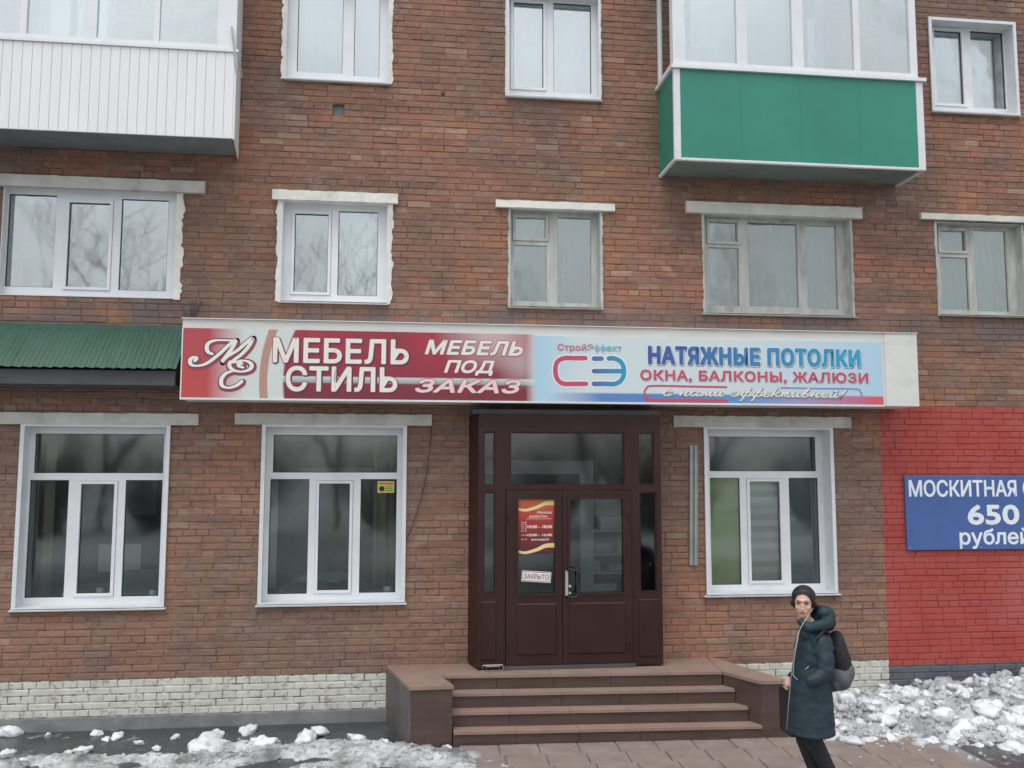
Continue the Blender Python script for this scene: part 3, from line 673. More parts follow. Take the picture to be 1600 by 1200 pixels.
# ------------------------------------------------------------------ long shop sign
SY = -.50
sx0, sx1, sz0, sz1 = -2.255, 5.59, 3.305, 4.115
sign = empty('shop_sign', 'long shop signboard above the entrance, red furniture half and pale blue ceilings half', 'sign', (sx0, 0, sz0))
def SL(x, y, z): return (x - sx0, y, z - sz0)
m = MB(); m.box(0, sx1 - sx0, SY + .012, -.03, 0, sz1 - sz0); m.build('sign_box', M['signwhite'], sign)
m = MB(); m.yzprism([(SY + .014, sz1 - sz0 + .001), (SY - .012, sz1 - sz0 - .003), (SY - .012, sz1 - sz0 + .006), (-.01, sz1 - sz0 + .045), (-.01, sz1 - sz0 + .001)], -.01, sx1 - sx0 + .01); m.build('top_flashing', M['signwhite'], sign)
m = MB(); m.box(5.21 - sx0, sx1 - sx0, SY + .0, SY + .0115, .0, sz1 - sz0 - .004); m.build('blank_end_panel', M['signwhite'], sign)
ptop = 4.018
def wx(px, py=560): return wp(px, py, SY)[0] - sx0
XS = wx(836); XE = wx(1378)
def redprint():
    t = NT('red_sign_print'); p = t.objc(); s = t.n('ShaderNodeSeparateXYZ'); t.l(p, s.inputs[0]); X, Z = s.outputs[0], s.outputs[2]
    n = t.noise(p, 2.2, 3, .5)
    base = t.mix(t.rng(Z, .05, .45), (.20, .022, .040), (.36, .030, .055)); base = t.mix(t.rng(n, .4, .65, 0, .6), base, (.19, .028, .045))
    # pale oval behind the monogram with arcs
    def circ(cx, cz, r, soft, ax=1., az=1.):
        dx_ = t.math('MULTIPLY', t.math('SUBTRACT', X, cx), ax); dz_ = t.math('MULTIPLY', t.math('SUBTRACT', Z, cz), az)
        d = t.math('SQRT', t.math('ADD', t.math('MULTIPLY', dx_, dx_), t.math('MULTIPLY', dz_, dz_))); return d
    pale = (.62, .68, .66)
    # left glow: horizontal gradient
    gl = t.rng(X, .26, .62, 0, .95); c = t.mix(gl, t.mix(t.rng(Z, .0, .7), (.50, .07, .06), (.42, .06, .08)), pale)
    d1 = circ(1.86, .20, 1, 0, 1.0, .82); inside = t.rng(d1, .87, .85)   # 1 inside the dark red disc
    c = t.mix(t.math('MULTIPLY', t.rng(d1, 1.10, 1.09), t.rng(d1, 1.01, 1.02)), c, (.45, .26, .20))
    base = t.mix(t.math('MULTIPLY', t.math('MULTIPLY', t.rng(Z, .17, .18), t.rng(Z, .245, .235)), .9), base, t.mix(t.rng(Z, .18, .24), (.30, .34, .34), (.62, .72, .70)))
    out = t.mix(t.math('MULTIPLY', inside, t.math('GREATER_THAN', X, .75)), c, base)
    out = t.mix(t.math('MULTIPLY', t.math('GREATER_THAN', X, 1.86), 1), out, base)
    # glow round the right-hand words
    d2 = circ(3.12, .66, 1, 0, .95, 1.6); out = t.mix(t.rng(d2, .58, .1, 0, .62), out, (.66, .60, .57))
    d3 = circ(3.42, .38, 1, 0, 1.5, 1.6); out = t.mix(t.rng(d3, .40, .05, 0, .5), out, (.55, .55, .58))
    out = t.mix(t.rng(X, XS - .10, XS + .02), out, (.60, .70, .74))
    t.col(out); t.rough(.35); return t.mat
def blueprint():
    t = NT('blue_sign_print'); p = t.objc(); s = t.n('ShaderNodeSeparateXYZ'); t.l(p, s.inputs[0]); X, Z = s.outputs[0], s.outputs[2]
    base = t.mix(t.rng(X, XS, XS + .5), (.38, .60, .74), (.60, .68, .69)); base = t.mix(t.rng(X, XS + 2.2, XE), base, (.42, .60, .74))
    st = t.mix(t.rng(X, XS + .1, XS + .7), base, (.10, .22, .50)); st = t.mix(t.rng(X, XS + 1.3, XS + 2.1), st, (.09, .30, .58)); st = t.mix(t.rng(X, XS + 2.1, XS + 2.9), st, (.32, .30, .52)); st = t.mix(t.rng(X, XS + 2.9, XE - .1), st, (.62, .10, .14))
    out = t.mix(t.rng(t.math('ADD', Z, t.math('MULTIPLY', X, 0.0)), .115, .095), base, st)
    t.col(out); t.rough(.35); return t.mat
M['redprint'] = redprint(); M['blueprint'] = blueprint()
m = MB(); m.box(.012, XS, SY, SY + .0118, .012, ptop - sz0); m.build('red_print_panel', M['redprint'], sign)
m = MB(); m.box(XS + .001, XE, SY, SY + .0118, .012, ptop - sz0 - .01); m.build('blue_print_panel', M['blueprint'], sign)
def ink(name, c): return simple(name, c, .4, .03, 2)
M['ink_white'] = ink('white_ink', (.78, .76, .70)); M['ink_dark'] = ink('dark_shadow_ink', (.085, .03, .04)); M['ink_pink'] = ink('pale_pink_ink', (.80, .62, .60))
M['ink_red'] = ink('crimson_ink', (.52, .075, .13)); M['ink_whiteb'] = ink('bluish_white_ink', (.74, .80, .82)); M['ink_grey'] = ink('grey_shadow_ink', (.20, .24, .27)); M['ink_plum'] = ink('plum_ink', (.30, .05, .09))
def inkgrad(name, c0, c1, x0, x1):
    t = NT(name); s = t.n('ShaderNodeSeparateXYZ'); t.l(t.objc(), s.inputs[0]); t.col(t.mix(t.rng(s.outputs[0], x0, x1), c0, c1)); t.rough(.4); return t.mat
M['ink_title'] = inkgrad('blue_title_ink', (.055, .085, .33), (.03, .34, .52), wx(1012), wx(1345))
M['ink_navyteal'] = inkgrad('navy_teal_ink', (.09, .13, .34), (.02, .32, .48), wx(925), wx(978)); M['ink_logo'] = inkgrad('logo_word_ink', (.50, .09, .16), (.10, .42, .52), wx(915), wx(935))
M['ink_frame'] = inkgrad('frame_ink', (.52, .085, .15), (.22, .25, .48), wx(1120), wx(1240))

def edges_of(F):
    c = {}
    for f in F:
        for k in range(len(f)):
            e = tuple(sorted((f[k], f[(k + 1) % len(f)]))); c[e] = c.get(e, 0) + 1
    return [e for e, n_ in c.items() if n_ == 1]
_tc = {}
def text_geo(txt, off, spacing=1.0):
    k = (txt, off, spacing)
    if k in _tc: return _tc[k]
    cu = bpy.data.curves.new('t', 'FONT'); cu.body = txt.replace('ф', 'о'); cu.size = 1; cu.offset = off; cu.resolution_u = 3; cu.space_character = spacing; cu.fill_mode = 'FRONT'
    o = bpy.data.objects.new('t', cu); C.objects.link(o); bpy.context.view_layer.update()
    me = bpy.data.meshes.new_from_object(o.evaluated_get(bpy.context.evaluated_depsgraph_get()))
    V = [(v.co.x, v.co.y) for v in me.vertices]; F = [tuple(p.vertices) for p in me.polygons]
    bpy.data.objects.remove(o); bpy.data.curves.remove(cu); bpy.data.meshes.remove(me)
    if 'ф' in txt:                                       # the stem of each letter ef is added to its bowl
        ow = [v[0] for v in text_geo('о', 0)[0]]; ow = max(ow) - min(ow)
        for i, ch in enumerate(txt):
            if ch == 'ф':
                xc = max(v[0] for v in text_geo(txt[:i + 1].replace('ф', 'о'), 0, spacing)[0]) - ow / 2; n_ = len(V)
                V += [(xc - .04, -.2), (xc + .04, -.2), (xc + .04, .76), (xc - .04, .76)]; F.append((n_, n_ + 1, n_ + 2, n_ + 3))
    _tc[k] = (V, F, edges_of(F)); return _tc[k]
def fat(m, P, F, E_, r, y):
    """glyph faces plus a rounded rim of radius r along every contour edge"""
    cnt = [0]
    def add(pts):
        d_ = (cnt[0] % 41) * .000012; cnt[0] += 1; m.face([(p[0], y - d_, p[1]) for p in pts])
    for f in F: add([P[k] for k in f])
    if r > 0:
        for a, b in E_:
            a, b = P[a], P[b]; tx, tz = b[0] - a[0], b[1] - a[1]; l = math.hypot(tx, tz)
            if l < 1e-6: continue
            nx, nz_ = -tz / l * r, tx / l * r; add([(a[0] - nx, a[1] - nz_), (b[0] - nx, b[1] - nz_), (b[0] + nx, b[1] + nz_), (a[0] + nx, a[1] + nz_)])
            add([(a[0] + r * math.cos(t_ * PI / 4), a[1] + r * math.sin(t_ * PI / 4)) for t_ in range(8)])
def text(parent, name, txt, x0, x1, z0, z1, y, mat, off=.0, outline=None, outmat=None, shear=0., spacing=1.0, shadow=None, label=None):
    """x0..x1 is the inked width, z0..z1 the cap height (baseline..cap top)"""
    V, F, E_ = text_geo(txt, 0, spacing); HV = text_geo('Н', 0)[0]; c0, c1 = min(v[1] for v in HV), max(v[1] for v in HV)
    r = off * (z1 - z0) / (c1 - c0); x0 += r; x1 -= r; z0 += r; z1 -= r
    sz = (z1 - z0) / (c1 - c0)
    lo = min(v[0] + shear * (v[1] - c0) for v in V); hi = max(v[0] + shear * (v[1] - c0) for v in V); sx_ = (x1 - x0) / (hi - lo)
    P = [(x0 + (v[0] + shear * (v[1] - c0) - lo) * sx_, z0 + (v[1] - c0) * sz) for v in V]
    ro = r + (outline or 0) * sz
    if shadow: m = MB(); fat(m, [(p[0] + shadow[0] * sz, p[1] - shadow[1] * sz) for p in P], F, E_, ro, y + .0018); m.build(name + '_shadow', M[shadow[2]], parent)
    if outline: m = MB(); fat(m, P, F, E_, ro, y + .0010); m.build(name + '_outline', outmat, parent)
    m = MB(); fat(m, P, F, E_, r, y); o = m.build(name, mat, parent)
    if label: o['label'] = label
    return o
def wz(px, py): return wp(px, py, SY)[1] - sz0
def stext(name, txt, pxa, pxb, ytop, ybot, **k):
    xm = (pxa + pxb) / 2; return text(sign, name, txt, wx(pxa, ytop), wx(pxb, ytop), wz(xm, ybot), wz(xm, ytop), SY - .003, **k)
stext('lettering', 'МЕБЕЛЬ', 427, 639, 529, 568, mat=M['ink_white'], off=.022, outline=.022, outmat=M['ink_plum'], spacing=1.04, shadow=(.03, .03, 'ink_dark'))
stext('lettering', 'СТИЛЬ', 447, 621, 573, 612, mat=M['ink_white'], off=.022, outline=.022, outmat=M['ink_plum'], spacing=1.04, shadow=(.03, .03, 'ink_dark'))
stext('lettering', 'МЕБЕЛЬ', 664, 817, 532, 555, mat=M['ink_white'], off=.036, outline=.034, outmat=M['ink_plum'], shear=.25, spacing=1.04)
stext('lettering', 'ПОД', 694, 773, 563, 583, mat=M['ink_white'], off=.036, outline=.034, outmat=M['ink_plum'], shear=.25)
stext('lettering', 'ЗАКАЗ', 649, 814, 593, 614, mat=M['ink_pink'], off=.036, outline=.034, outmat=M['ink_plum'], shear=.25, spacing=1.02)
stext('lettering', 'НАТЯЖНЫЕ ПОТОЛКИ', 1012, 1344, 543, 572, mat=M['ink_title'], off=.050, outline=.026, outmat=M['ink_whiteb'], spacing=1.10, shadow=(.03, .04, 'ink_grey'))
stext('lettering', 'ОКНА, БАЛКОНЫ, ЖАЛЮЗИ', 1000, 1356, 580, 596.5, mat=M['ink_red'], off=.040, outline=.026, outmat=M['ink_whiteb'], spacing=1.10, shadow=(.03, .04, 'ink_grey'))
stext('lettering', 'СтройЭффект', 871, 971, 538, 548, mat=M['ink_logo'], off=.014, outline=.03, outmat=M['ink_whiteb'], spacing=1.05, shadow=(.03, .05, 'ink_grey'))
# ribbon strokes
def crom(P, n=8, closed=False):
    out = []; N = len(P); rng_ = range(N if closed else N - 1)
    for i in rng_:
        p = [P[(i + k) % N] if closed else P[max(0, min(N - 1, i + k))] for k in (-1, 0, 1, 2)]
        for j in range(n):
            t = j / n; out.append(tuple(.5 * ((2 * p[1][c]) + (-p[0][c] + p[2][c]) * t + (2 * p[0][c] - 5 * p[1][c] + 4 * p[2][c] - p[3][c]) * t * t + (-p[0][c] + 3 * p[1][c] - 3 * p[2][c] + p[3][c]) * t ** 3) for c in (0, 1)))
    if not closed: out.append(tuple(P[-1]))
    return out
def ribbon(m, P, wfun, y, closed=False, capn=6):
    N = len(P); L_ = []; 
    for i in range(N):
        a = P[(i - 1) % N] if (closed or i > 0) else P[i]; b = P[(i + 1) % N] if (closed or i < N - 1) else P[i]
        tx, tz = b[0] - a[0], b[1] - a[1]; l = math.hypot(tx, tz) or 1; tx, tz = tx / l, tz / l; ww = wfun(i / (N - 1), tx, tz) / 2
        L_.append(((P[i][0] - tz * ww, y, P[i][1] + tx * ww), (P[i][0] + tz * ww, y, P[i][1] - tx * ww)))
    rng_ = range(N if closed else N - 1)
    for i in rng_:
        j = (i + 1) % N; m.face([(p[0], p[1] - i * 8e-6, p[2]) for p in (L_[i][1], L_[j][1], L_[j][0], L_[i][0])])
    if not closed:
        for i in (0, N - 1):
            ww = wfun(i / (N - 1), 1, 0) / 2
            c = P[i]; m.face([(c[0] + ww * math.cos(t * PI / 5), y + .0001, c[1] + ww * math.sin(t * PI / 5)) for t in range(10)])
# monogram, drawn from its position in the print (photo pixels -> sign plane)
def C1(x, y): px, py = 270 + x * .18125, 480 + y * .18125; q_ = wp(px, py, SY); return (q_[0] - sx0, q_[1] - sz0)
mono = [
    [(185, 465), (205, 440), (180, 430), (150, 455), (160, 495), (220, 505), (300, 480), (400, 405), (480, 330), (545, 280)],     # left swash rising
    [(345, 405), (300, 380), (300, 320), (360, 288), (450, 285), (545, 290)],
    [(545, 282), (520, 340), (470, 410), (425, 470)],
    [(690, 262), (640, 300), (560, 370), (470, 425), (425, 465)],
    [(690, 262), (660, 330), (600, 400), (530, 455), (520, 475), (560, 470), (600, 490)],
    [(610, 520), (570, 505), (580, 465), (640, 465), (680, 495), (665, 535), (600, 555), (530, 545), (490, 510), (500, 470), (540, 470)],
    [(530, 545), (460, 570), (420, 620), (425, 675), (480, 695), (550, 675), (600, 635)]]
strokes = [crom([C1(*p) for p in s]) for s in mono]
sc1 = .18125 * (D + SY) / FPX
def calli(base, amp):
    return lambda t, tx, tz: (base + amp * abs(tx * .55 + -tz * .83 if False else (tz * .9 - tx * .2))) * sc1
def wcal(b, a, e): return lambda t, tx, tz: (b + a * abs(tz)) * sc1 + e
m = MB(); [ribbon(m, [(p[0] + .008, p[1] - .010) for p in s], wcal(14, 18, .045), SY - .0012) for s in strokes]; m.build('monogram_outline', M['ink_plum'], sign)
m = MB(); [ribbon(m, s, wcal(14, 18, .018), SY - .0020) for s in strokes]; m.build('monogram_outline', M['ink_dark'], sign)
m = MB(); [ribbon(m, s, wcal(13, 18, .004), SY - .0030) for s in strokes]; m.build('monogram', M['ink_white'], sign)
# round logo
def C3(x, y): px, py = 820 + x * .1875, 500 + y * .1875; q_ = wp(px, py, SY); return (q_[0] - sx0, q_[1] - sz0)
cl = [[(505, 318), (420, 318), (330, 318), (270, 350), (255, 420), (270, 490), (320, 530), (420, 532), (510, 532)]]
el = [[(575, 322), (640, 322)], [(700, 320), (750, 322), (805, 355), (828, 428), (805, 500), (750, 532), (670, 532), (575, 532)], [(575, 426), (650, 426), (825, 426)]]
k3 = .1875 * (D + SY) / FPX
def chain(s, n=6): return crom([C3(*p) for p in s], n)
m = MB(); [ribbon(m, chain(s), lambda t, a, b: 62 * k3, SY - .0010) for s in cl + el]; m.build('logo_outline', M['ink_whiteb'], sign)
m = MB(); [ribbon(m, chain(s), lambda t, a, b: 40 * k3, SY - .0020) for s in cl]; m.build('logo_letter', M['ink_red'], sign)
m = MB(); [ribbon(m, chain(s), lambda t, a, b: 40 * k3, SY - .0020 - .0002 * i) for i, s in enumerate(el)]; m.build('logo_letter', M['ink_navyteal'], sign)
# rounded frame of the slogan
def PX(x, y): q_ = wp(x, y, SY); return (q_[0] - sx0, q_[1] - sz0)
m = MB(); k1 = (D + SY) / FPX
fl = [PX(*p) for p in [(1135, 605), (1080, 604), (1020, 603), (1010, 607), (1007, 614), (1010, 622), (1020, 626), (1080, 626), (1135, 627)]]
fr_ = [PX(*p) for p in [(1220, 606), (1270, 607), (1335, 608), (1344, 612), (1347, 620), (1346, 628)]]
ribbon(m, crom(fl), lambda t, a, b: 3.2 * k1 * (1 + .9 * sst(.55, .75, t)), SY - .0012); m.build('slogan_frame', M['ink_red'], sign)
m = MB(); ribbon(m, crom(fr_), lambda t, a, b: 2.6 * k1, SY - .0012); m.build('slogan_frame', M['ink_frame'], sign)
# handwritten slogan: с нами эффективней!
G = {
 'с': ([[(.8, .75), (.5, 1), (.15, .8), (.05, .4), (.25, .05), (.55, .02), (.95, .3)]], 1.0),
 'н': ([[(.0, .25), (.2, 1), (.12, .0), (.2, .45), (.6, .55), (.75, 1), (.6, .15), (.75, 0), (1.05, .25)]], 1.15),
 'а': ([[(.75, .8), (.45, 1), (.1, .7), (.1, .2), (.35, 0), (.65, .4), (.78, .95), (.68, .2), (.85, 0), (1.1, .25)]], 1.15),
 'м': ([[(.0, .1), (.15, .05), (.45, 1), (.55, .1), (.6, .1), (1.0, 1), (.95, .2), (1.1, 0), (1.35, .25)]], 1.4),
 'т': ([[(.0, .6), (.15, 1), (.1, .0), (.15, .6), (.4, 1), (.42, 0), (.48, .6), (.72, 1), (.72, .15), (.85, 0), (1.1, .25)]], 1.15),
 'и': ([[(.0, .5), (.2, 1), (.12, .2), (.3, 0), (.6, .5), (.72, 1), (.65, .2), (.8, 0), (1.05, .25)]], 1.1),
 'й': ([[(.0, .5), (.2, 1), (.12, .2), (.3, 0), (.6, .5), (.72, 1), (.65, .2), (.8, 0), (1.05, .25)], [(.3, 1.35), (.48, 1.22), (.7, 1.4)]], 1.1),
 'э': ([[(.1, .8), (.4, 1), (.75, .7), (.7, .2), (.35, 0), (.05, .2)], [(.3, .5), (.72, .5), (1.0, .4)]], 1.1),
 'ф': ([[(.5, .8), (.2, .95), (.05, .5), (.2, .05), (.5, .3)], [(.75, 1.75), (.5, .8), (.3, -.8), (.15, -.85)], [(.5, .7), (.75, .98), (1.0, .7), (.85, .1), (.6, .1)], [(.85, .15), (1.15, .3)]], 1.2),
 'е': ([[(.05, .4), (.55, .55), (.6, .9), (.35, 1), (.08, .6), (.15, .1), (.45, 0), (.9, .3)]], .9),
 'к': ([[(.3, 1.9), (.2, 1.2), (.08, 0)], [(.75, 1), (.4, .6), (.15, .5), (.45, .45), (.6, .05), (.85, .1), (1.0, .3)]], 1.05),
 'в': ([[(.1, .1), (.3, .9), (.55, 1.7), (.35, 1.75), (.15, .8), (.15, .1), (.45, 0), (.7, .35), (.5, .75), (.25, .6)], [(.65, .3), (1.0, .35)]], 1.05),
 '!': ([[(.5, 1.7), (.3, .5)], [(.2, .05), (.22, .0)]], .6), ' ': ([], .75)}
def hand(txt, x0, x1, zbase, xh):
    wtot = sum(G[c][1] for c in txt); k = (x1 - x0) / wtot; cur = 0; out = []
    for c in txt:
        for s in G[c][0]: out.append(crom([(x0 + (cur + p[0] + .25 * p[1]) * k, zbase + p[1] * xh - 0) for p in s], 5))
        cur += G[c][1]
    return out
xh = 7.6 * k1; hb = wz(1180, 619.5)
hs1 = hand('с нами эффективней!', wx(1034), wx(1316), hb, xh)
m = MB(); [ribbon(m, [(p[0] + .004, p[1] - .006) for p in s], lambda t, a, b: (4.2 - 0 * abs(a)) * k1, SY - .0022 - .00002 * i) for i, s in enumerate(hs1)]; m.build('slogan_outline', M['ink_grey'], sign)
m = MB(); [ribbon(m, s, lambda t, a, b: (1.5 + .9 * abs(b)) * k1, SY - .0036 - .00002 * i) for i, s in enumerate(hs1)]; m.build('slogan', M['ink_white'], sign)
# lower edge trim
m = MB(); m.box(0, XE, SY - .006, SY + .011, -.008, .0115); m.build('bottom_trim', M['casing'], sign)
m = MB(); m.box(0, .0115, SY - .004, SY + .0118, .0118, ptop - sz0); m.build('end_trim', M['casing'], sign)

# ------------------------------------------------------------------ blue price sign
bx0, bx1, bz0, bz1 = 5.655, 7.42, 1.70, 2.545
M['signblue'] = simple('blue_sign_face', (.062, .125, .34), .4, .10, 1.5)
bs = empty('price_sign', 'blue board with white mosquito-screen price lettering on the red painted wall', 'sign', (bx0, 0, bz0))
m = MB(); m.bbox(0, bx1 - bx0, -.04, -.016, 0, bz1 - bz0, .003); m.build('board', M['signblue'], bs)
m = MB(); 
for sx_ in (.03, .9, 1.73):
    for szz in (.03, .815): m.tube([(sx_, -.040, szz), (sx_, -.044, szz)], .007, 8)
m.build('screw', M['galv'], bs)
def b2x(px): return wp(px, 790, -.04)[0] - bx0
def b2z(py): return wp(1500, py, -.04)[1] - bz0
M['ink_sign'] = ink('sign_white_ink', (.78, .82, .88))
text(bs, 'lettering', 'МОСКИТНАЯ СЕТКА', b2x(1421), b2x(1684), b2z(776), b2z(750), -.0405, M['ink_sign'], off=.020)
text(bs, 'lettering', '650', b2x(1511), b2x(1592), b2z(820), b2z(787), -.0405, M['ink_sign'], off=.032)
text(bs, 'lettering', 'рублей', b2x(1497), b2x(1607), b2z(851), b2z(826), -.0405, M['ink_sign'], off=.022)

# ------------------------------------------------------------------ door poster and closed sign
PY = DY - .002
def d_x(px, py=850): return wp(px, py, PY)[0]
def d_z(py, px=840): return wp(px, py, PY)[1]
px0, px1, pz0, pz1 = 1.165, 1.545, d_z(866), d_z(780)
po = empty('opening_hours_poster', 'red and gold opening-hours poster on the left door leaf', 'poster', (px0, PY + .004, pz0))
def posterm():
    t = NT('poster_print'); p = t.objc(); s = t.n('ShaderNodeSeparateXYZ'); t.l(p, s.inputs[0]); Z = s.outputs[2]
    c = t.ramp(t.rng(Z, 0, pz1 - pz0), [(0, (.06, .02, .025)), (.35, (.20, .02, .02)), (.65, (.40, .035, .03)), (.85, (.50, .08, .04)), (1, (.60, .16, .07))]); t.col(c); t.rough(.4); return t.mat
m = MB(); m.box(0, px1 - px0, .0, .003, 0, pz1 - pz0); m.build('paper', posterm(), po)
M['gold'] = ink('gold_ink', (.75, .60, .28)); PH = pz1 - pz0; PW = px1 - px0
def pxl(x, z): return (x * PW, z * PH)
for base in (.80, .03):
    m = MB(); pts = crom([pxl(0.0, base + .02), pxl(.2, base), pxl(.5, base + .05), pxl(.75, base + .12), pxl(1.0, base + .13)], 6)
    ribbon(m, pts, lambda t, a, b: .022 + .025 * t, -.001, capn=0)
    m.f.pop(); m.m.pop(); m.f.pop(); m.m.pop()
    m.build('gold_wave', M['gold'], po)
tx = lambda s, a, b, c, d, **k: text(po, 'lettering', s, a * PW, b * PW, c * PH, d * PH, -.002, M['ink_white'], **k)
tx('Режим', .53, .93, .735, .785, off=.01); tx('работы:', .30, .82, .665, .715, off=.01)
m = MB(); m.box(.22 * PW, .93 * PW, -.0015, -.0005, .638 * PH, .644 * PH); m.build('rule_line', M['ink_white'], po)
tx('10:00 - 18:00', .25, .94, .47, .53, off=.03); tx('10:00 - 16:00', .25, .94, .325, .375, off=.03); tx('выходной', .36, .84, .25, .287, off=.025)
for i, (z_, s_) in enumerate([(.57, 'Пн'), (.53, 'Вт'), (.49, 'Ср'), (.45, 'Чт'), (.41, 'Пт'), (.335, 'Сб'), (.26, 'Вс')]):
    tx(s_, .08, .16, z_, z_ + .022); m = MB(); m.tube([(.205 * PW, -.0004, (z_ + .012) * PH), (.205 * PW, -.0016, (z_ + .012) * PH)], .006, 8); m.build('dot', M['ink_white'], po)
cs = empty('closed_sign', 'small tilted white paper sign reading closed on the left door leaf', 'sign', (d_x(838, 900), PY, d_z(901)))
cs.rotation_euler = (0, math.radians(4), 0)
m = MB(); m.box(-.155, .155, 0, .002, -.055, .055); m.build('paper', M['ink_white'], cs)
M['ink_maroon'] = ink('maroon_ink', (.22, .03, .04))
m = MB(); m.holed(-.148, .148, -.048, .048, [(-.143, .143, -.043, .043)], -.0012, -.0002); m.build('border_line', M['ink_maroon'], cs)
text(cs, 'lettering', 'ЗАКРЫТО', -.13, .13, -.026, .026, -.0014, M['ink_maroon'], off=.006)
# yellow alarm sticker
yy = .16 + .02
a = wp(590, 752, yy); b = wp(616, 770, yy)
ys = empty('alarm_sticker', 'small yellow sticker in the upper right of the second shop window', 'sticker', (a[0], yy, b[1]))
SW, SH = b[0] - a[0], a[1] - b[1]; M['yellow'] = ink('yellow_ink', (.60, .50, .08)); M['ink_green'] = ink('green_ink', (.10, .25, .10))
m = MB(); m.box(0, SW, 0, .001, 0, SH); m.build('paper', M['yellow'], ys)
m = MB(); m.tube([(SW * .26, -.0002, SH * .35), (SW * .26, -.0014, SH * .35)], SH * .24, 16); m.build('round_mark', M['black'], ys)
m = MB(); m.box(SW * .08, SW * .92, -.0012, -.0002, SH * .74, SH * .86); m.build('header_bar', M['ink_red'], ys)
m = MB()
for i in range(3): m.box(SW * .50, SW * .90, -.0012, -.0002, SH * (.16 + i * .17), SH * (.23 + i * .17))
m.build('text_bar', M['ink_green'], ys)

# ------------------------------------------------------------------ steps
steps = empty('entrance_steps', 'four brown stone steps with low side cheeks in front of the dark door', 'steps', (1.8, -.5, 0))
def st(m, name, mat): 
    m.v = [(v[0] - 1.8, v[1] + .5, v[2]) for v in m.v]; return m.build(name, mat, steps)
LZ = .558
def clipx(poly, x, keep_left):
    out = []
    for i in range(len(poly)):
        a, b = poly[i], poly[(i + 1) % len(poly)]; ia, ib = (a[0] <= x) == keep_left, (b[0] <= x) == keep_left
        if ia: out.append(a)
        if ia != ib: t_ = (x - a[0]) / (b[0] - a[0]); out.append((x, a[1] + (b[1] - a[1]) * t_))
    return out
def slab_cut(name, poly, z0, z1, mat, step):
    a, b = min(p[0] for p in poly), max(p[0] for p in poly); n_ = round((b - a) / step)
    for i in range(n_):
        xa, xb = a + (b - a) * i / n_, a + (b - a) * (i + 1) / n_; q_ = poly
        if i: q_ = clipx(q_, xa + .0015, False)
        if i < n_ - 1: q_ = clipx(q_, xb - .0015, True)
        m_ = MB(); m_.prism(q_, z0, z1); st(m_, name, mat)
Lx = lambda y: lerp(.345, .468, (y + .52) / -.45); Rx = lambda y: lerp(3.225, 3.455, (y + .66) / -.44)
fronts = [(-.525, -.655, LZ), (-.675, -.80, .4185), (-.82, -.95, .279), (-.97, -1.10, .14)]
for i, (yl, yr, zt_) in enumerate(fronts):
    bk = fronts[i - 1] if i else (-.05, -.05, 0)
    ybl, ybr = (0.0, 0.0) if i == 0 else (bk[0] + .06, bk[1] + .06)
    xl, xrr = Lx(yl), Rx(yr)
    m = MB(); nose = .018
    m.prism([(xl + .003, yl - nose), (xrr - .003, yr - nose), (xrr - .003 - .0, ybr), (xl + .003, ybl)], zt_ - .026, zt_) if i else m.prism([(Lx(yl) + .003, yl - nose), (Rx(yr) - .003, yr - nose), (3.29, 0), (Lx(yl) - .10, 0)], zt_ - .026, zt_)
    # separate stone slabs along the tread: joints are cut by splitting
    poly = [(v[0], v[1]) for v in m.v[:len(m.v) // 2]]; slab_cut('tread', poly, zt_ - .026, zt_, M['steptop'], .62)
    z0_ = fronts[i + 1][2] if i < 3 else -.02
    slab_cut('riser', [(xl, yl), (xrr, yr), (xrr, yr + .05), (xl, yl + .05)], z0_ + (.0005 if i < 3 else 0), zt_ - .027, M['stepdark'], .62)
# fill under landing and cheeks
lc = [(-.175, 0.0), (.062, -.955), (.466, -.945), (.345, -.525), (.24, 0.0)]
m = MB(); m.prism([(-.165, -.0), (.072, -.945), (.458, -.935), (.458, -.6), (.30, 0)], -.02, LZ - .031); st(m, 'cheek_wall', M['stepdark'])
def inset(poly, d): return poly
m = MB(); m.prism([(-.19, 0), (.05, -.965), (.472, -.955), (.345, -.51), (.24, 0)], LZ - .030, LZ + .002); st(m, 'cheek_cap', M['steptop'])
m = MB(); m.prism([(-.19, 0), (-.1655, 0), (.0712, -.944), (.050, -.965)], -.02, LZ - .0305); st(m, 'side_cladding', M['stepside'])
m = MB(); m.prism([(3.28, 0), (3.235, -.66), (3.46, -1.085), (3.72, -1.10), (3.35, 0)], -.02, LZ - .031); st(m, 'cheek_wall', M['stepdark'])
m = MB(); m.prism([(3.295, 0), (3.224, -.66), (3.445, -1.10), (3.745, -1.125), (3.36, 0)], LZ - .030, LZ + .002); st(m, 'cheek_cap', M['steptop'])
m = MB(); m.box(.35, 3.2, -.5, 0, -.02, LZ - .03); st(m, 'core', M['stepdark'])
# joints: thin dark recess lines on cheek and landing
# boot scraper
bsx = empty('boot_scraper', 'small metal boot scraper at the left foot of the door frame', 'boot scraper', (.86, DY - .08, LZ))
m = MB(); m.tube([(-.07, 0, 0), (-.07, 0, .06), (-.062, 0, .068), (.13, 0, .068), (.138, 0, .06), (.138, 0, 0)], .005, 6); m.build('rail', M['chrome'], bsx)
m = MB(); m.tube([(-.035, .02, .0), (-.035, .02, .05), (.105, .02, .05), (.105, .02, 0)], .004, 6); m.build('rail', M['chrome'], bsx)

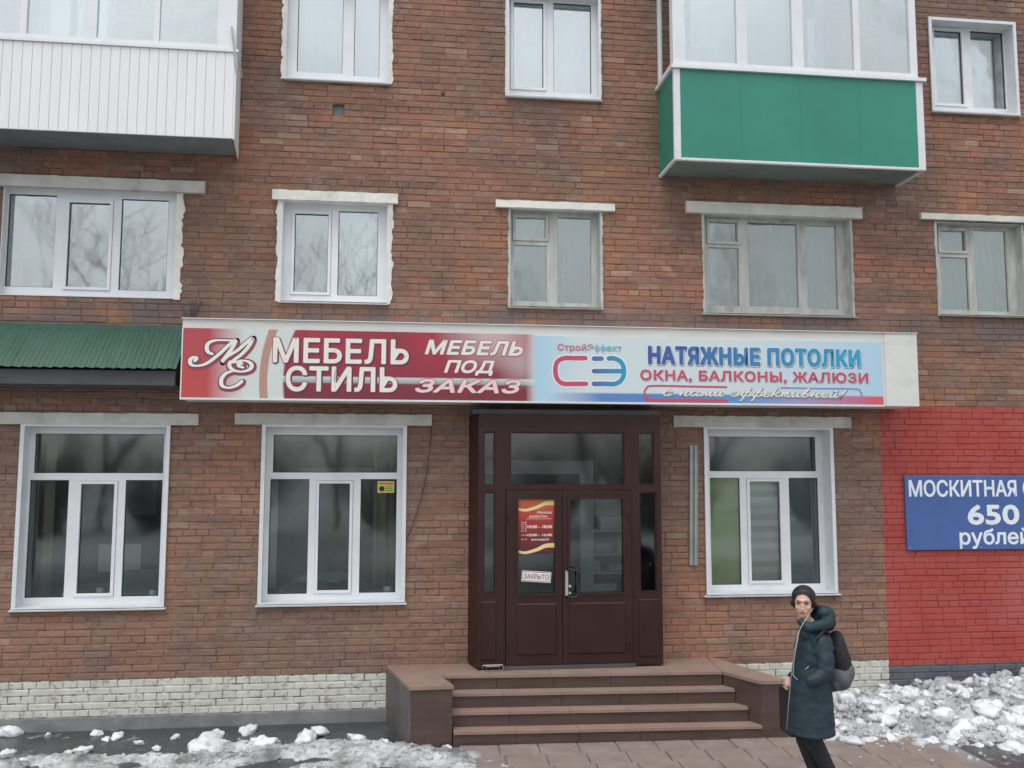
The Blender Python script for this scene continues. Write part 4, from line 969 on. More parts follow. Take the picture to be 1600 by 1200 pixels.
# ------------------------------------------------------------------ pavement of flags
M['paver'] = simple('brown_concrete_flag', (.24, .19, .165), .65, .14, 5, (.34, .29, .26), .5, .3)
t = MB(); t.box(.3, 5.2, -5.2, -1.0, -.05, .003); pav = t.build('pavement', M['concrete']); tag(pav, kind='structure')
pw_, pl = .372, .30; protoP = []
for i in range(4):
    m = MB(); b_ = .006; w2, l2 = pw_ / 2 - .004, pl / 2 - .0035
    V = [(-w2, -l2, 0), (w2, -l2, 0), (w2, l2, 0), (-w2, l2, 0), (-w2 + b_, -l2 + b_, .012), (w2 - b_, -l2 + b_, .012), (w2 - b_, l2 - b_, .012), (-w2 + b_, l2 - b_, .012)]
    m.grid(V, [(0, 1, 5, 4), (1, 2, 6, 5), (2, 3, 7, 6), (3, 0, 4, 7), (4, 5, 6, 7)]); protoP.append(m.mesh('paver', M['paver']))
ang = math.radians(5.5); rp = random.Random(5)
for r_ in range(13):
    for c_ in range(-1, 12):
        x = .70 + c_ * pw_ + (r_ * pl) * math.tan(ang) ; y = -1.16 - r_ * pl - .02 * c_ * .37
        if x < .55 and r_ < 2: continue
        if x > 4.9: continue
        o = link('paver', rp.choice(protoP), pav, (x, y, .006 + rp.uniform(-.003, .003))); o.rotation_euler = (rp.uniform(-.008, .008), rp.uniform(-.008, .008), math.radians(-2.5))

# ------------------------------------------------------------------ snow and slush
ridge = [(-9, -.80), (-3.645, -.80), (-2.816, -.78), (-2.1, -.90), (-1.75, -.62), (-.938, -.50), (-.187, -.62), (.3, -.88), (.655, -1.05), (1.0, -1.50), (1.6, -2.6), (3.0, -3.0), (5, -3.2), (12, -3.4)]
def ry(x):
    for (a, b), (c, d) in zip(ridge, ridge[1:]):
        if a <= x <= c: return lerp(b, d, (x - a) / (c - a))
    return -.8
def slush(x, y):
    e = ry(x) + .07 * fbm(x, y, 4, 3) - y
    h = -.03 + .075 * sst(-.02, .22, e) + .045 * sst(0, .2, e) * fbm(x, y, 3.5, 1) + .022 * fbm(x, y, 14, 2) * sst(-.05, .1, e) + .05 * sst(.9, 2.2, e)
    h -= .085 * sst(.02, .42, fbm(x * .6, y * 1.3, 2.2, 9)) * sst(.06, .3, e)
    if x > .5: h -= .045 * sst(.5, 1.0, x) * sst(2.4, 1.4, -y)
    return h
o = field('dirty_snow', -8, 10, -8.5, -.35, 420, 220, slush, M['snow_slush'], -.012); tag(o, kind='stuff', label='gritty grey slush and old snow in front of the building left of the steps')
def bank(x, y):
    m1 = sst(3.72, 4.15, x + .10 * fbm(x, y, 3)) * sst(-1.60 - .35 * sst(4.6, 6, x), -.9, y + .15 * fbm(x, y, 2, 7)) * sst(.02, -.10, y)
    top = lerp(.17, .33, sst(4.4, 7, x)) + .09 * fbm(x, y, 1.6, 5)
    return -.05 + m1 * .09 * mn.noise(Vector((x * 8, y * 8, 3))) + m1 * (top * (.55 + .45 * sst(-1.4, -.5, y)) + .08 * fbm(x, y, 5, 2) + .04 * fbm(x, y, 13, 8))
o = field('snow_bank', 3.5, 10, -2.5, -.03, 300, 130, bank, M['snow_dirty'], -.02); tag(o, kind='stuff', label='heaped bank of cleared snow against the painted wall at the right')
# lumps
def lump_mesh(seed, mat, sub=2, squash=.75, rough=.42):
    bm = bmesh.new(); bmesh.ops.create_icosphere(bm, subdivisions=sub, radius=1)
    for v in bm.verts:
        d = v.co.normalized(); f = 1 + rough * mn.noise(d * 1.3 + Vector((seed * 7.3, 0, 0))) + rough * .55 * mn.noise(d * 3.1 + Vector((0, seed * 3.7, 0))) + .12 * mn.noise(d * 7 + Vector((0, 0, seed)))
        v.co = d * f; v.co.z *= squash
    me = bpy.data.meshes.new('snow_lump'); bm.to_mesh(me); bm.free(); me.materials.append(mat)
    me.polygons.foreach_set('use_smooth', [True] * len(me.polygons)); return me
LW = [lump_mesh(i, M['snow'], 3, .72) for i in range(8)]; LD = [lump_mesh(20 + i, M['snow_dirty'], 3, .7) for i in range(6)]
def put(x, y, z, r, kind, label, group, k=None, sq=1.):
    o = link('snow_lump', (LW if kind == 'w' else LD)[rs.randrange(6)], None, (x, y, z)); o.scale = (r * rs.uniform(.8, 1.25), r * rs.uniform(.8, 1.2), r * rs.uniform(.7, 1.0) * sq)
    o.rotation_euler = (rs.uniform(-.4, .4), rs.uniform(-.4, .4), rs.uniform(0, 6.3)); return tag(o, label, 'snow lump', group)
rs = random.Random(11)
n_ = 0
for k in range(900):
    if n_ >= 210: break
    x = rs.uniform(3.8, 6.9); y = rs.uniform(-1.75, -.12)
    h = bank(x, y)
    if h < -.02: 
        if rs.random() > .06 or x < 3.9 or y < -1.5: continue
    near = x < 4.75 and y > -.9
    r = rs.uniform(.03, .075) if near else (rs.uniform(.05, .15) if rs.random() < .45 else rs.uniform(.03, .08))
    kd = 'd' if near and rs.random() < .6 else ('w' if rs.random() < .85 else 'd')
    zone = 'along the top of the heap' if y > -.55 else 'in the middle of the heap' if y > -1.1 else 'along the front edge of the heap'
    side = 'behind the person' if x < 4.5 else 'below the blue price sign' if x > 5.5 else 'right of the person'
    size = 'large' if r > .10 else 'fist-sized' if r < .055 else 'medium'
    lab_ = '%s %s snow lump %s, %s' % (size, 'grey' if kd == 'd' else 'white', zone, side)
    put(x, y, max(h, 0) - r * .12, r, kd, lab_, lab_.replace('lump', 'lumps')); n_ += 1; continue
    put(x, y, max(h, 0) + r * .15, r, kd, 'grey gritty clod of old snow in the heap behind the person' if kd == 'd' else 'white lump of frozen snow in the heap against the painted wall', 'grey snow clods in the bank' if kd == 'd' else 'white snow lumps in the bank'); n_ += 1
def spread(name, kind, n, fn, rr, label):
    m = MB(); r3 = random.Random(n)
    bmv = [lump_mesh(50 + i, M['snow'], 1, .8) for i in range(4)]
    for _ in range(n):
        p = fn(r3)
        if not p: continue
        me = r3.choice(bmv); r = r3.uniform(*rr) * (1 if r3.random() < .8 else 1.5); mt = Matrix.Rotation(r3.uniform(0, 6.3), 3, 'Z') @ Matrix.Rotation(r3.uniform(-.5, .5), 3, 'X')
        m.grid([tuple(Vector(p) + (mt @ v.co) * r) for v in me.vertices], [tuple(q.vertices) for q in me.polygons])
    o = m.build(name, M[kind], None, True); tag(o, label, kind='stuff'); return o
def f1(r): 
    x, y = r.uniform(3.75, 7.2), r.uniform(-1.9, -.06); h = bank(x, y)
    return (x, y, h) if h > -.02 else ((x, y, .005) if r.random() < .08 else None)
spread('snow_crumbs', 'snow_dirty', 2600, f1, (.010, .032), 'small crumbs of grey snow over the bank')
def f2(r):
    x = r.uniform(-6, 1.0); y = r.uniform(-3.2, -.35); h = slush(x, y)
    return (x, y, max(h, 0)) if h > -.005 or r.random() < .03 else None
spread('slush_crumbs', 'snow_dirty', 1800, f2, (.006, .02), 'small crumbs of ice and grit on the slush')
for px, py, r, lab in [(17, 1143, .11, 'rounded snow lump at the far left by the wall base'), (130, 1170, .075, 'angular snow lump on the wet asphalt at the left'), (106, 1173, .04, None), (12, 1175, .07, 'flat snow patch lump at the lower left corner'), (75, 1144, .03, None),
        (152, 1143, .05, None), (165, 1152, .04, None), (183, 1148, .06, None), (275, 1149, .05, None), (340, 1146, .07, None), (388, 1140, .085, 'round white snow lump standing by the plinth'), (412, 1160, .12, 'hollowed snow lump beside the round one'), (325, 1166, .16, 'long low snow lump on the wet asphalt'),
        (345, 1160, .07, None), (500, 1142, .10, 'pointed snow lump rising from the slush ridge'), (478, 1154, .12, 'broad snow lump at the foot of the pointed one'), (560, 1153, .09, None), (600, 1158, .05, None), (218, 1158, .045, None), (245, 1166, .04, None), (37, 1187, .05, None), (700, 1165, .04, None)]:
    x, y = gp(px, py, .03)
    put(x, y, .0 + r * .18, r, 'w', lab or 'small lump of melting snow on the wet asphalt left of the steps', None if lab else 'small snow lumps left of the steps', sq=1.)

# ------------------------------------------------------------------ small things on the wall
gc = empty('metal_profile', 'pair of upright galvanised metal channels left of the blinds window', 'metal profile', (wp(1083, 880)[0], -.03, wp(1083, 883)[1]))
hh = wp(1083, 696)[1] - wp(1083, 883)[1]
for dx_ in (-.030, .022):
    m = MB(); m.box(dx_ - .020, dx_ - .016, -.012, .012, 0, hh); m.box(dx_ + .016, dx_ + .020, -.012, .012, 0, hh); m.box(dx_ - .0155, dx_ + .0155, .006, .012, 0, hh); m.build('channel', M['galv'], gc)
gc.rotation_euler.y = .02
m = MB(); cpts = [(wp(a, b, -.03)[0], -.03 - .01 * (i % 2), wp(a, b, -.03)[1]) for i, (a, b) in enumerate([(675, 655), (673, 690), (668, 730), (662, 765), (650, 805), (640, 832), (632, 850)])]
m.tube([(p[0], p[1], p[2]) for p in cpts], .0045, 6); tag(m.build('hanging_cable', M['black'], None, True), 'thin dark cable hanging on the brick beside the sticker window', 'cable')
m = MB(); cx, cz = wp(300, 497)
for i in range(7): 
    a = random.uniform(-.08, .08); m.tube([(cx + a * .3, -.02, cz), (cx + a, -.05, cz + .09), (cx + a * 1.6, -.03 - abs(a) * .3, cz + .17)], .005, 5)
tag(m.build('cable_tuft', M['fascia']), 'tangle of dark wires sticking up behind the left end of the long sign', 'wires')
a = wp(362, 42, BY - .03); b = wp(367, 86, BY - .03)
m = MB(); m.tube([(a[0], BY - .03, a[1]), (b[0], BY - .03, b[1])], .012, 6); m.tube([(b[0], BY - .03, b[1]), (b[0] + .015, BY - .0, b[1] - .28)], .006, 6); tag(m.build('metal_rod', M['galv']), 'thin grey rod leaning at the corner of the white balcony', 'rod')
for px, py, r in ((692, 147, .02), (1238, 560 - 400, .0)):
    if r:
        x, z_ = wp(px, py); m = MB(); m.tube([(x, -.018, z_), (x, .01, z_)], r, 10); m.build('wall_anchor_hole', M['black'], house)

# ------------------------------------------------------------------ shop interior
def part_box(parent, name, b, mat): m = MB(); m.box(*b); return m.build(name, mat, parent)
idr = empty('inner_door_frame', 'pale grey inner door frame seen through the right door leaf', 'door frame', (1.75, 1.0, .55))
part_box(idr, 'jamb', (.33, .49, -.05, .05, 0, 2.0), M['shopwhite']); part_box(idr, 'head', (-.9, .49, -.05, .05, 2.001, 2.16), M['shopwhite']); part_box(idr, 'jamb', (-1.05, -.901, -.05, .05, 0, 2.16), M['shopwhite'])
sh = empty('display_shelf', 'white display shelves inside the shop behind the right door leaf', 'shelf', (2.45, 1.15, .55))
for z_ in (.55, .80, 1.02, 1.30): part_box(sh, 'shelf_board', (-.30, .38, -.15, .15, z_, z_ + .025), M['shopwhite'])
part_box(sh, 'upright', (-.32, -.301, -.15, .15, 0, 1.5), M['shopgrey']); part_box(sh, 'upright', (.381, .40, -.15, .15, 0, 1.5), M['shopgrey'])
for i, (x_, z_, w_, h_, mt) in enumerate([(-.2, .826, .10, .13, 'shopwhite'), (.02, .826, .16, .09, 'shopwhite'), (-.15, 1.046, .2, .12, 'shopgrey'), (.15, 1.046, .12, .16, 'shopwhite'), (-.1, 1.326, .34, .15, 'shopwhite'), (-.2, .576, .3, .1, 'shopwhite')]):
    m = MB(); m.bbox(0, w_, -.08, .08, 0, h_, .01); o = m.build('boxed_goods', M[mt], None, loc=(2.45 + x_, 1.15, .55 + z_)); tag(o, 'pale boxed goods on the display shelves behind the right door leaf', 'box', 'boxed goods on the display shelves')
def chair(x, y, rz, label):
    t = empty('office_chair', label, 'chair', (x, y, .55)); t.rotation_euler.z = rz
    m = MB(); m.bbox(-.22, .22, -.02, .03, .50, .92, .02); m.build('backrest', M['shopgrey'], t)
    m = MB(); m.box(-.23, .23, -.45, -.0, .42, .48); m.build('seat', M['shopgrey'], t)
    for a, b in ((-.2, -.42), (.2, -.42), (-.2, -.03), (.2, -.03)): m = MB(); m.tube([(a, b, 0), (a, b, .42)], .013, 6); m.build('leg', M['chrome'], t)
def desk(x, y, w_, label):
    t = empty('desk', label, 'desk', (x, y, .55)); part_box(t, 'desk_top', (-w_ / 2, w_ / 2, -.35, .35, .72, .75), M['shopgrey']); part_box(t, 'side_panel', (-w_ / 2, -w_ / 2 + .03, -.33, .33, 0, .719), M['shopgrey']); part_box(t, 'side_panel', (w_ / 2 - .03, w_ / 2, -.33, .33, 0, .719), M['shopgrey'])
    part_box(t, 'back_panel', (-w_ / 2 + .031, w_ / 2 - .031, -.30, -.28, .25, .719), M['shopgrey'])
desk(-3.6, 1.5, 1.2, 'grey desk inside the far left shop window'); desk(-2.5, 2.3, 1.0, 'second grey desk deeper in the far left shop window')
chair(-3.9, .95, 2.9, 'grey chair turned to the desk inside the far left shop window'); chair(-3.0, 1.0, 3.4, 'grey chair right of the other inside the far left window')
t = empty('monitor', 'pale computer monitor on the desk inside the far left shop window', 'monitor', (-3.35, 1.45, 1.30))
part_box(t, 'screen', (-.24, .24, -.02, .02, .1, .42), M['shopwhite']); part_box(t, 'stand', (-.04, .04, -.02, .04, 0, .0995), M['black'])
for i, (x_, h_) in enumerate([(-2.65, .10), (-3.52, .08), (-3.18, .13)]):
    m = MB(); m.tube([(0, 0, 0), (0, 0, h_)], [.035, .04], 10); o = m.build('cup', M['shopwhite'], None, True, loc=(x_, .28, 1.235)); tag(o, ['white cup at the right end of the inner sill of the far left window', 'short white cup at the left of the inner sill of the far left window', 'taller white cup under the opening sash of the far left window'][i], 'cup')
t = empty('wall_cabinet', 'pale cabinets on the back wall of the far left shop room', 'cabinet', (-3.2, 4.8, 1.9))
for i in range(4): part_box(t, 'cabinet_door', (-1.2 + i * .6, -.61 + i * .6, -.2, .0, 0, .7), M['shopgrey' if i % 2 else 'shopwhite'])
bd = empty('wrapped_mattress', 'mattress in crumpled pale wrapping behind the sticker window', 'mattress', (-.85, .95, .55))
part_box(bd, 'bed_base', (-.75, .60, -.35, .5, 0, .55), M['shopgrey'])
bd2 = field('mattress', -.75, .60, -.35, .5, 50, 30, lambda x, y: .60 + .20 * sst(-.75, -.35, x) * sst(.6, .2, x) + .05 * fbm(x, y, 4) , M['bedding']); bd2.parent = bd; bd2.data.name = 'wrapping'; bd2.name = 'wrapping'
m = MB(); m.tube([(0, 0, 0), (0, 0, .10)], [.045, .05], 12); o = m.build('white_mug', M['shopwhite'], None, True, loc=(-.19, .36, 1.23)); tag(o, 'white mug on the inner sill of the sticker window below the tan curtain', 'mug')
tl = empty('tube_lamp', 'pale ceiling tube lamp fitting inside the sticker window room', 'lamp', (-.6, 2.3, 2.55)); part_box(tl, 'tube', (-.75, .75, -.02, .02, 0, .03), M['shopwhite']); part_box(tl, 'housing', (-.8, .8, -.05, .05, .031, .07), M['shopwhite'])
t = empty('wardrobe', 'dark wardrobe at the back of the sticker window room', 'wardrobe', (-.3, 3.6, .55)); part_box(t, 'carcass', (-.8, .5, -.2, .3, 0, 2.1), M['wood'])
for i in range(2): part_box(t, 'wardrobe_door', (-.79 + i * .645, -.15 + i * .64, -.225, -.201, .05, 2.05), M['wood'])

# ------------------------------------------------------------------ trees across the street (they show in the window glass)
M['bark'] = simple('grey_bark', (.09, .075, .065), .9, .3, 6)
def tree(x, y, h, seed, label):
    rr = random.Random(seed); t = empty('bare_tree', label, 'tree', (x, y, 0), None)
    tr = MB(); cw = MB()
    def br(p, d, L, r, lvl, mbx):
        pts = [p]; rad = [r]; q_ = p.copy(); dd = d.copy()
        for i in range(4):
            dd = (dd + Vector((rr.uniform(-.13, .13), rr.uniform(-.13, .13), rr.uniform(-.02, .1)))).normalized(); q_ = q_ + dd * (L / 4); pts.append(q_.copy()); rad.append(max(.006, r * (1 - .16 * (i + 1))))
        mbx.tube(pts, rad, 6 if lvl < 2 else 4 if lvl < 3 else 3, cap=False)
        if lvl >= 4: return
        for k in range(6 if lvl == 0 else 4):
            i = rr.randint(1, 4); a = rr.uniform(0, 2 * PI); s = Vector((math.cos(a), math.sin(a), 0)); nd = (dd * rr.uniform(.5, 1.0) + s * rr.uniform(.5, .9) + Vector((0, 0, .25))).normalized()
            br(pts[i], nd, L * rr.uniform(.5, .68), max(.007, rad[i] * .55), lvl + 1, cw)
    br(Vector((0, 0, -.1)), Vector((0, 0, 1)), h * .55, h * .013, 0, tr)
    tr.build('trunk', M['bark'], t, True); cw.build('crown', M['bark'], t, True)
for i, (x, y, h) in enumerate([(-13, -30, 15), (-7.5, -33, 16), (-3, -28, 13), (2.5, -34, 15), (8, -29, 12), (15, -33, 15), (-19, -34, 16)]):
    tree(x, y, h, i, ['bare tall tree across the street, far left', 'bare tree across the street, second from left', 'bare tree across the street left of the middle', 'bare tree across the street in the middle', 'shorter bare tree across the street to the right', 'bare tree across the street, far right', 'outermost bare tree across the street at the left'][i])

# ------------------------------------------------------------------ person
def blob(name, caps, ells, voxel, mat, parent, smooth=3, loc=None):
    """tapered limbs and ellipsoids fused into one smooth continuous surface"""
    bm = bmesh.new()
    for (p, r1, q_, r2) in caps:
        p, q_ = Vector(p), Vector(q_); L_ = (q_ - p).length
        n = max(3, int(L_ / (min(r1, r2) * .5)) + 2)
        n = min(n, 14)
        ax = (q_ - p).normalized() if L_ > 1e-6 else Vector((0, 0, 1)); rot_ = ax.to_track_quat('Z', 'Y').to_matrix().to_4x4()
        res = bmesh.ops.create_cone(bm, cap_ends=True, segments=14, radius1=r1, radius2=r2, depth=max(L_, 1e-4), matrix=Matrix.Translation((p + q_) / 2) @ rot_)
        for c, r in ((p, r1), (q_, r2)): bmesh.ops.create_icosphere(bm, subdivisions=2, radius=r, matrix=Matrix.Translation(c))
    for (c, rad, rotz, roty) in ells:
        if rotz == -math.radians(30): rad = tuple(v * 1.09 for v in rad)
        mt = Matrix.Translation(Vector(c)) @ Matrix.Rotation(rotz, 4, 'Z') @ Matrix.Rotation(roty, 4, 'Y') @ Matrix.Diagonal((*rad, 1))
        bmesh.ops.create_icosphere(bm, subdivisions=3, radius=1, matrix=mt)
    me = bpy.data.meshes.new(name); bm.to_mesh(me); bm.free()
    o = link(name, me); r_ = o.modifiers.new('r', 'REMESH'); r_.mode = 'VOXEL'; r_.voxel_size = voxel
    if smooth: s_ = o.modifiers.new('s', 'SMOOTH'); s_.iterations = smooth; s_.factor = .6
    bpy.context.view_layer.update()
    me2 = bpy.data.meshes.new_from_object(o.evaluated_get(bpy.context.evaluated_depsgraph_get())); bpy.data.objects.remove(o); bpy.data.meshes.remove(me)
    me2.materials.clear(); me2.materials.append(mat); me2.name = name
    me2.polygons.foreach_set('use_smooth', [True] * len(me2.polygons))
    return link(name, me2, parent, loc)
M['skin'] = simple('skin', (.58, .36, .28), .5, .06, 20); M['hair'] = simple('dark_hair', (.013, .009, .008), .6, .3, 30, stretch=(1, 1, .2))
M['coat'] = simple('dark_teal_coat', (.010, .027, .038), .65, .25, 14, (.02, .05, .062), .5, .5)
M['trouser'] = simple('black_trousers', (.012, .014, .020), .8, .2, 12); M['boot'] = simple('black_boot', (.015, .014, .014), .4, .2)
M['lip'] = simple('lips', (.38, .12, .11), .45, .05); M['eye'] = simple('dark_eye', (.03, .018, .014), .2, .05); M['eyewhite'] = simple('eye_white', (.36, .33, .31), .3, .03)
M['pack_black'] = simple('black_backpack_cloth', (.014, .014, .017), .8, .2, 20); M['pack_grey'] = simple('grey_backpack_cloth', (.10, .10, .115), .85, .15, 25)
PX0, PY0 = 3.20, -2.90; SC = 206.
def B(px, py, y=0.):
    q_ = wp(px, py, PY0 + y); return Vector((q_[0] - PX0, y, q_[1]))     # body frame, measured on the photograph at the person's distance
pers = empty('person', 'young woman in dark teal knee-length coat standing before the snow heap, face turned outward', 'person', (PX0, PY0, .0))
pers.rotation_euler.z = -math.radians(0)
# body: legs, trunk, neck, head, arms in one skin
HS = 1.09; hc = B(1255.5, 941, -.02); HA = math.radians(-30)      # head turned 30 degrees to its right from the camera
HR = Matrix.Rotation(HA, 3, 'Z')
def Hh(x, y, z): return hc + HR @ (Vector((x, y, z)) * HS)    # head frame: -Y forward
hip, chest = B(1268, 1085), B(1272, 1015)
far_hand = B(1229, 1068, .10)
body = blob('body', [
    (B(1268, 1080, -.07), .085, B(1270, 1155, -.07), .062), (B(1270, 1155, -.07), .060, B(1314, 1245, -.07), .038),
    (B(1266, 1080, .07), .085, B(1257, 1155, .06), .060), (B(1257, 1155, .06), .058, B(1288, 1245, .05), .038),
    (B(1268, 1085), .12, B(1270, 1050), .105), (B(1270, 1050), .105, B(1273, 1010), .115), (B(1274, 1000), .07, B(1263, 972, -.01), .050),
    (B(1281, 1008, -.13), .045, B(1291, 1050, -.195), .036), (B(1291, 1050, -.195), .034, B(1268, 1062, -.20), .024),
    (B(1272, 1008, .12), .045, B(1262, 1045, .16), .034), (B(1262, 1045, .16), .032, B(1237, 1059, .12), .022),
    (Hh(0, -.01, -.085), .050, Hh(0, .0, -.12), .052)],
    [(Hh(0, .015, .028), (.073, .090, .080), HA, 0), (Hh(0, -.028, -.035), (.056, .058, .070), HA, 0), (Hh(0, -.052, -.082), (.030, .026, .022), HA, 0),
     (Hh(0, -.090, -.022), (.010, .014, .024), HA, 0), (Hh(0, -.098, -.038), (.013, .012, .009), HA, 0), (Hh(.034, -.062, -.028), (.020, .018, .018), HA, 0), (Hh(-.034, -.062, -.028), (.020, .018, .018), HA, 0),
     (Hh(0, -.075, .018), (.048, .014, .012), HA, 0), (Hh(.073, .01, -.015), (.008, .018, .028), HA, 0), (Hh(-.073, .01, -.015), (.008, .018, .028), HA, 0),
     (Hh(0, -.082, -.060), (.022, .010, .010), HA, 0)], .0055, M['skin'], pers, 3)
for s in (-1, 1):
    m = bmesh.new(); bmesh.ops.create_uvsphere(m, u_segments=12, v_segments=8, radius=1, matrix=Matrix.Translation(Hh(s * .029, -.0755, .000)) @ Matrix.Rotation(HA, 4, 'Z') @ Matrix.Diagonal((.0120, .008, .0045, 1)))
    me = bpy.data.meshes.new('eye'); m.to_mesh(me); m.free(); me.materials.append(M['eyewhite']); link('eye', me, pers)
    m = bmesh.new(); bmesh.ops.create_uvsphere(m, u_segments=12, v_segments=8, radius=1, matrix=Matrix.Translation(Hh(s * .029 - .001, -.080, .000)) @ Matrix.Rotation(HA, 4, 'Z') @ Matrix.Diagonal((.0072, .0055, .0050, 1)))
    me = bpy.data.meshes.new('iris'); m.to_mesh(me); m.free(); me.materials.append(M['eye']); link('iris', me, pers)
    m = MB(); m.tube([Hh(s * .012, -.087, .017), Hh(s * .030, -.084, .0225), Hh(s * .047, -.070, .016)], [.003, .0034, .0018], 6); m.build('eyebrow', M['hair'], pers, True)
    m = MB(); m.tube([Hh(s * .014, -.083, .004), Hh(s * .029, -.0845, .0075), Hh(s * .044, -.073, .003)], .0017, 5); m.build('eyelash_line', M['hair'], pers, True)
m = MB(); m.tube([Hh(-.021, -.084, -.060), Hh(-.008, -.0935, -.0575), Hh(0, -.0945, -.0585), Hh(.008, -.0935, -.0575), Hh(.021, -.084, -.060)], [.001, .0042, .0045, .0042, .001], 8); m.tube([Hh(-.018, -.085, -.063), Hh(0, -.0935, -.0665), Hh(.018, -.085, -.063)], [.001, .0055, .001], 8); m.build('lips', M['lip'], pers, True)
# hair: tight to the head, parted, gathered at the nape
hair = blob('hair', [(Hh(.0, -.040, .094), .010, Hh(-.050, -.040, .068), .011), (Hh(.0, -.040, .094), .010, Hh(.050, -.040, .068), .011), (Hh(-.050, -.040, .068), .011, Hh(-.072, -.018, .0), .013), (Hh(.050, -.040, .068), .011, Hh(.072, -.018, .0), .013),
     (Hh(.070, -.005, -.01), .022, Hh(.05, .07, -.055), .036), (Hh(-.070, -.005, -.01), .022, Hh(-.03, .07, -.055), .034), (Hh(.02, .075, -.02), .060, Hh(.035, .105, -.06), .042), (Hh(.035, .105, -.06), .040, Hh(.045, .085, -.11), .026)],
     [(Hh(0, .026, .038), (.082, .096, .080), HA, 0), (Hh(0, -.006, .070), (.062, .056, .035), HA, 0), (Hh(.055, .088, -.045), (.040, .042, .040), HA, 0)], .005, M['hair'], pers, 3)
for v in hair.data.vertices:        # combed-back locks
    p = HR.inverted() @ (v.co - hc); v.co += v.normal * (.0010 * abs(math.sin(math.atan2(p.x, p.z + .02) * 17)) + .002 * abs(mn.noise(p * 22)))
# coat
def ring(py, xl, xr_, b, tw=0.): c = B((xl + xr_) / 2, py); return (c, (xr_ - xl) / 2 / SC, b, tw)
rings = [ring(1143, 1227, 1303, .215), ring(1128, 1229, 1302, .21), ring(1105, 1232, 1300, .205), ring(1080, 1235, 1298, .19), ring(1055, 1238, 1296, .175), ring(1030, 1241, 1298, .18), ring(1010, 1243, 1300, .19), ring(1000, 1246, 1299, .17), ring(992, 1250, 1296, .13), ring(984, 1252, 1290, .10)]
bm = bmesh.new(); NR = 36; rows = []
dense = []
for i in range(len(rings) - 1):
    for j in range(6):
        t_ = j / 6; a, b = rings[i], rings[i + 1]; dense.append((a[0].lerp(b[0], t_), lerp(a[1], b[1], t_), lerp(a[2], b[2], t_)))
dense.append(rings[-1][:3])
for i, (c, a, b) in enumerate(dense):
    rw = []
    for k in range(NR):
        th = 2 * PI * k / NR; wr = 1 + .012 * mn.noise(Vector((math.cos(th) * 2, math.sin(th) * 2, i * .22))) + .010 * math.sin(i * 1.05) * (1 if i > 8 else .2)
        rw.append(bm.verts.new((c.x + a * math.cos(th) * wr, c.y + b * math.sin(th) * wr, c.z)))
    rows.append(rw)
for i in range(len(rows) - 1):
    for k in range(NR): bm.faces.new((rows[i][k], rows[i][(k + 1) % NR], rows[i + 1][(k + 1) % NR], rows[i + 1][k]))
bm.faces.new(rows[0][::-1]); bm.faces.new(rows[-1])
me = bpy.data.meshes.new('tmp'); bm.to_mesh(me); bm.free(); co_ = link('coat_core', me)
ex = [(B(1281, 1006, -.135), .070, B(1290, 1030, -.185), .066), (B(1290, 1030, -.185), .066, B(1289, 1052, -.20), .064), (B(1289, 1052, -.20), .060, B(1268, 1064, -.205), .050),
      (B(1268, 1006, .14), .062, B(1258, 1045, .17), .054), (B(1258, 1045, .17), .050, B(1238, 1058, .13), .040),
      (B(1293, 962, .04), .050, B(1296, 962, -.05), .048), (B(1292, 975, -.10), .045, B(1264, 981, -.12), .036), (B(1292, 975, .09), .040, B(1256, 978, .08), .028), (B(1264, 981, -.12), .036, B(1250, 972, -.07), .026), (B(1262, 990, -.06), .06, B(1256, 990, .02), .06), (B(1287, 958, -.05), .055, B(1289, 958, .05), .055), (B(1281, 965, .0), .06, B(1292, 972, 0), .07), (B(1296, 964, -.05), .046, B(1292, 975, -.10), .042), (B(1293, 962, .04), .048, B(1290, 972, .09), .042), (B(1284, 950, .0), .030, B(1294, 955, 0), .040)]
bmx = bmesh.new(); bmx.from_mesh(co_.data)
for (p, r1, q_, r2) in ex:
    L_ = (q_ - p).length; rot_ = (q_ - p).normalized().to_track_quat('Z', 'Y').to_matrix().to_4x4()
    bmesh.ops.create_cone(bmx, cap_ends=True, segments=16, radius1=r1, radius2=r2, depth=L_, matrix=Matrix.Translation((p + q_) / 2) @ rot_)
    for c, r in ((p, r1), (q_, r2)): bmesh.ops.create_icosphere(bmx, subdivisions=2, radius=r, matrix=Matrix.Translation(c))
bmx.to_mesh(co_.data); bmx.free()
r_ = co_.modifiers.new('r', 'REMESH'); r_.mode = 'VOXEL'; r_.voxel_size = .008; s_ = co_.modifiers.new('s', 'SMOOTH'); s_.iterations = 4; s_.factor = .6
bpy.context.view_layer.update(); me2 = bpy.data.meshes.new_from_object(co_.evaluated_get(bpy.context.evaluated_depsgraph_get())); bpy.data.objects.remove(co_)
for v in me2.vertices:      # soft cloth creases, stronger at the elbow
    p = v.co; e = math.exp(-((p - B(1289, 1054, -.2)).length / .12) ** 2)
    v.co = p + v.normal * (.006 * mn.noise(Vector((p.x * 9, p.y * 9, p.z * 26))) + .010 * e * mn.noise(Vector((p.x * 20 + p.z * 22, p.y * 10, p.z * 30))))
me2.materials.clear(); me2.materials.append(M['coat']); me2.polygons.foreach_set('use_smooth', [True] * len(me2.polygons)); coat = link('coat', me2, pers); me2.name = 'coat'
m = MB(); m.tube([B(1247, 985, -.10), B(1245, 1000, -.10), B(1240, 1020, -.10), B(1237, 1050, -.10), B(1233, 1090, -.105), B(1229, 1140, -.115)], .0022, 5); m.build('zip', M['galv'], coat, True)
m = MB(); m.tube([B(1258, 1046, -.205), B(1264, 1041, -.205)], .003, 5); m.build('pocket_zip', M['galv'], coat, True)
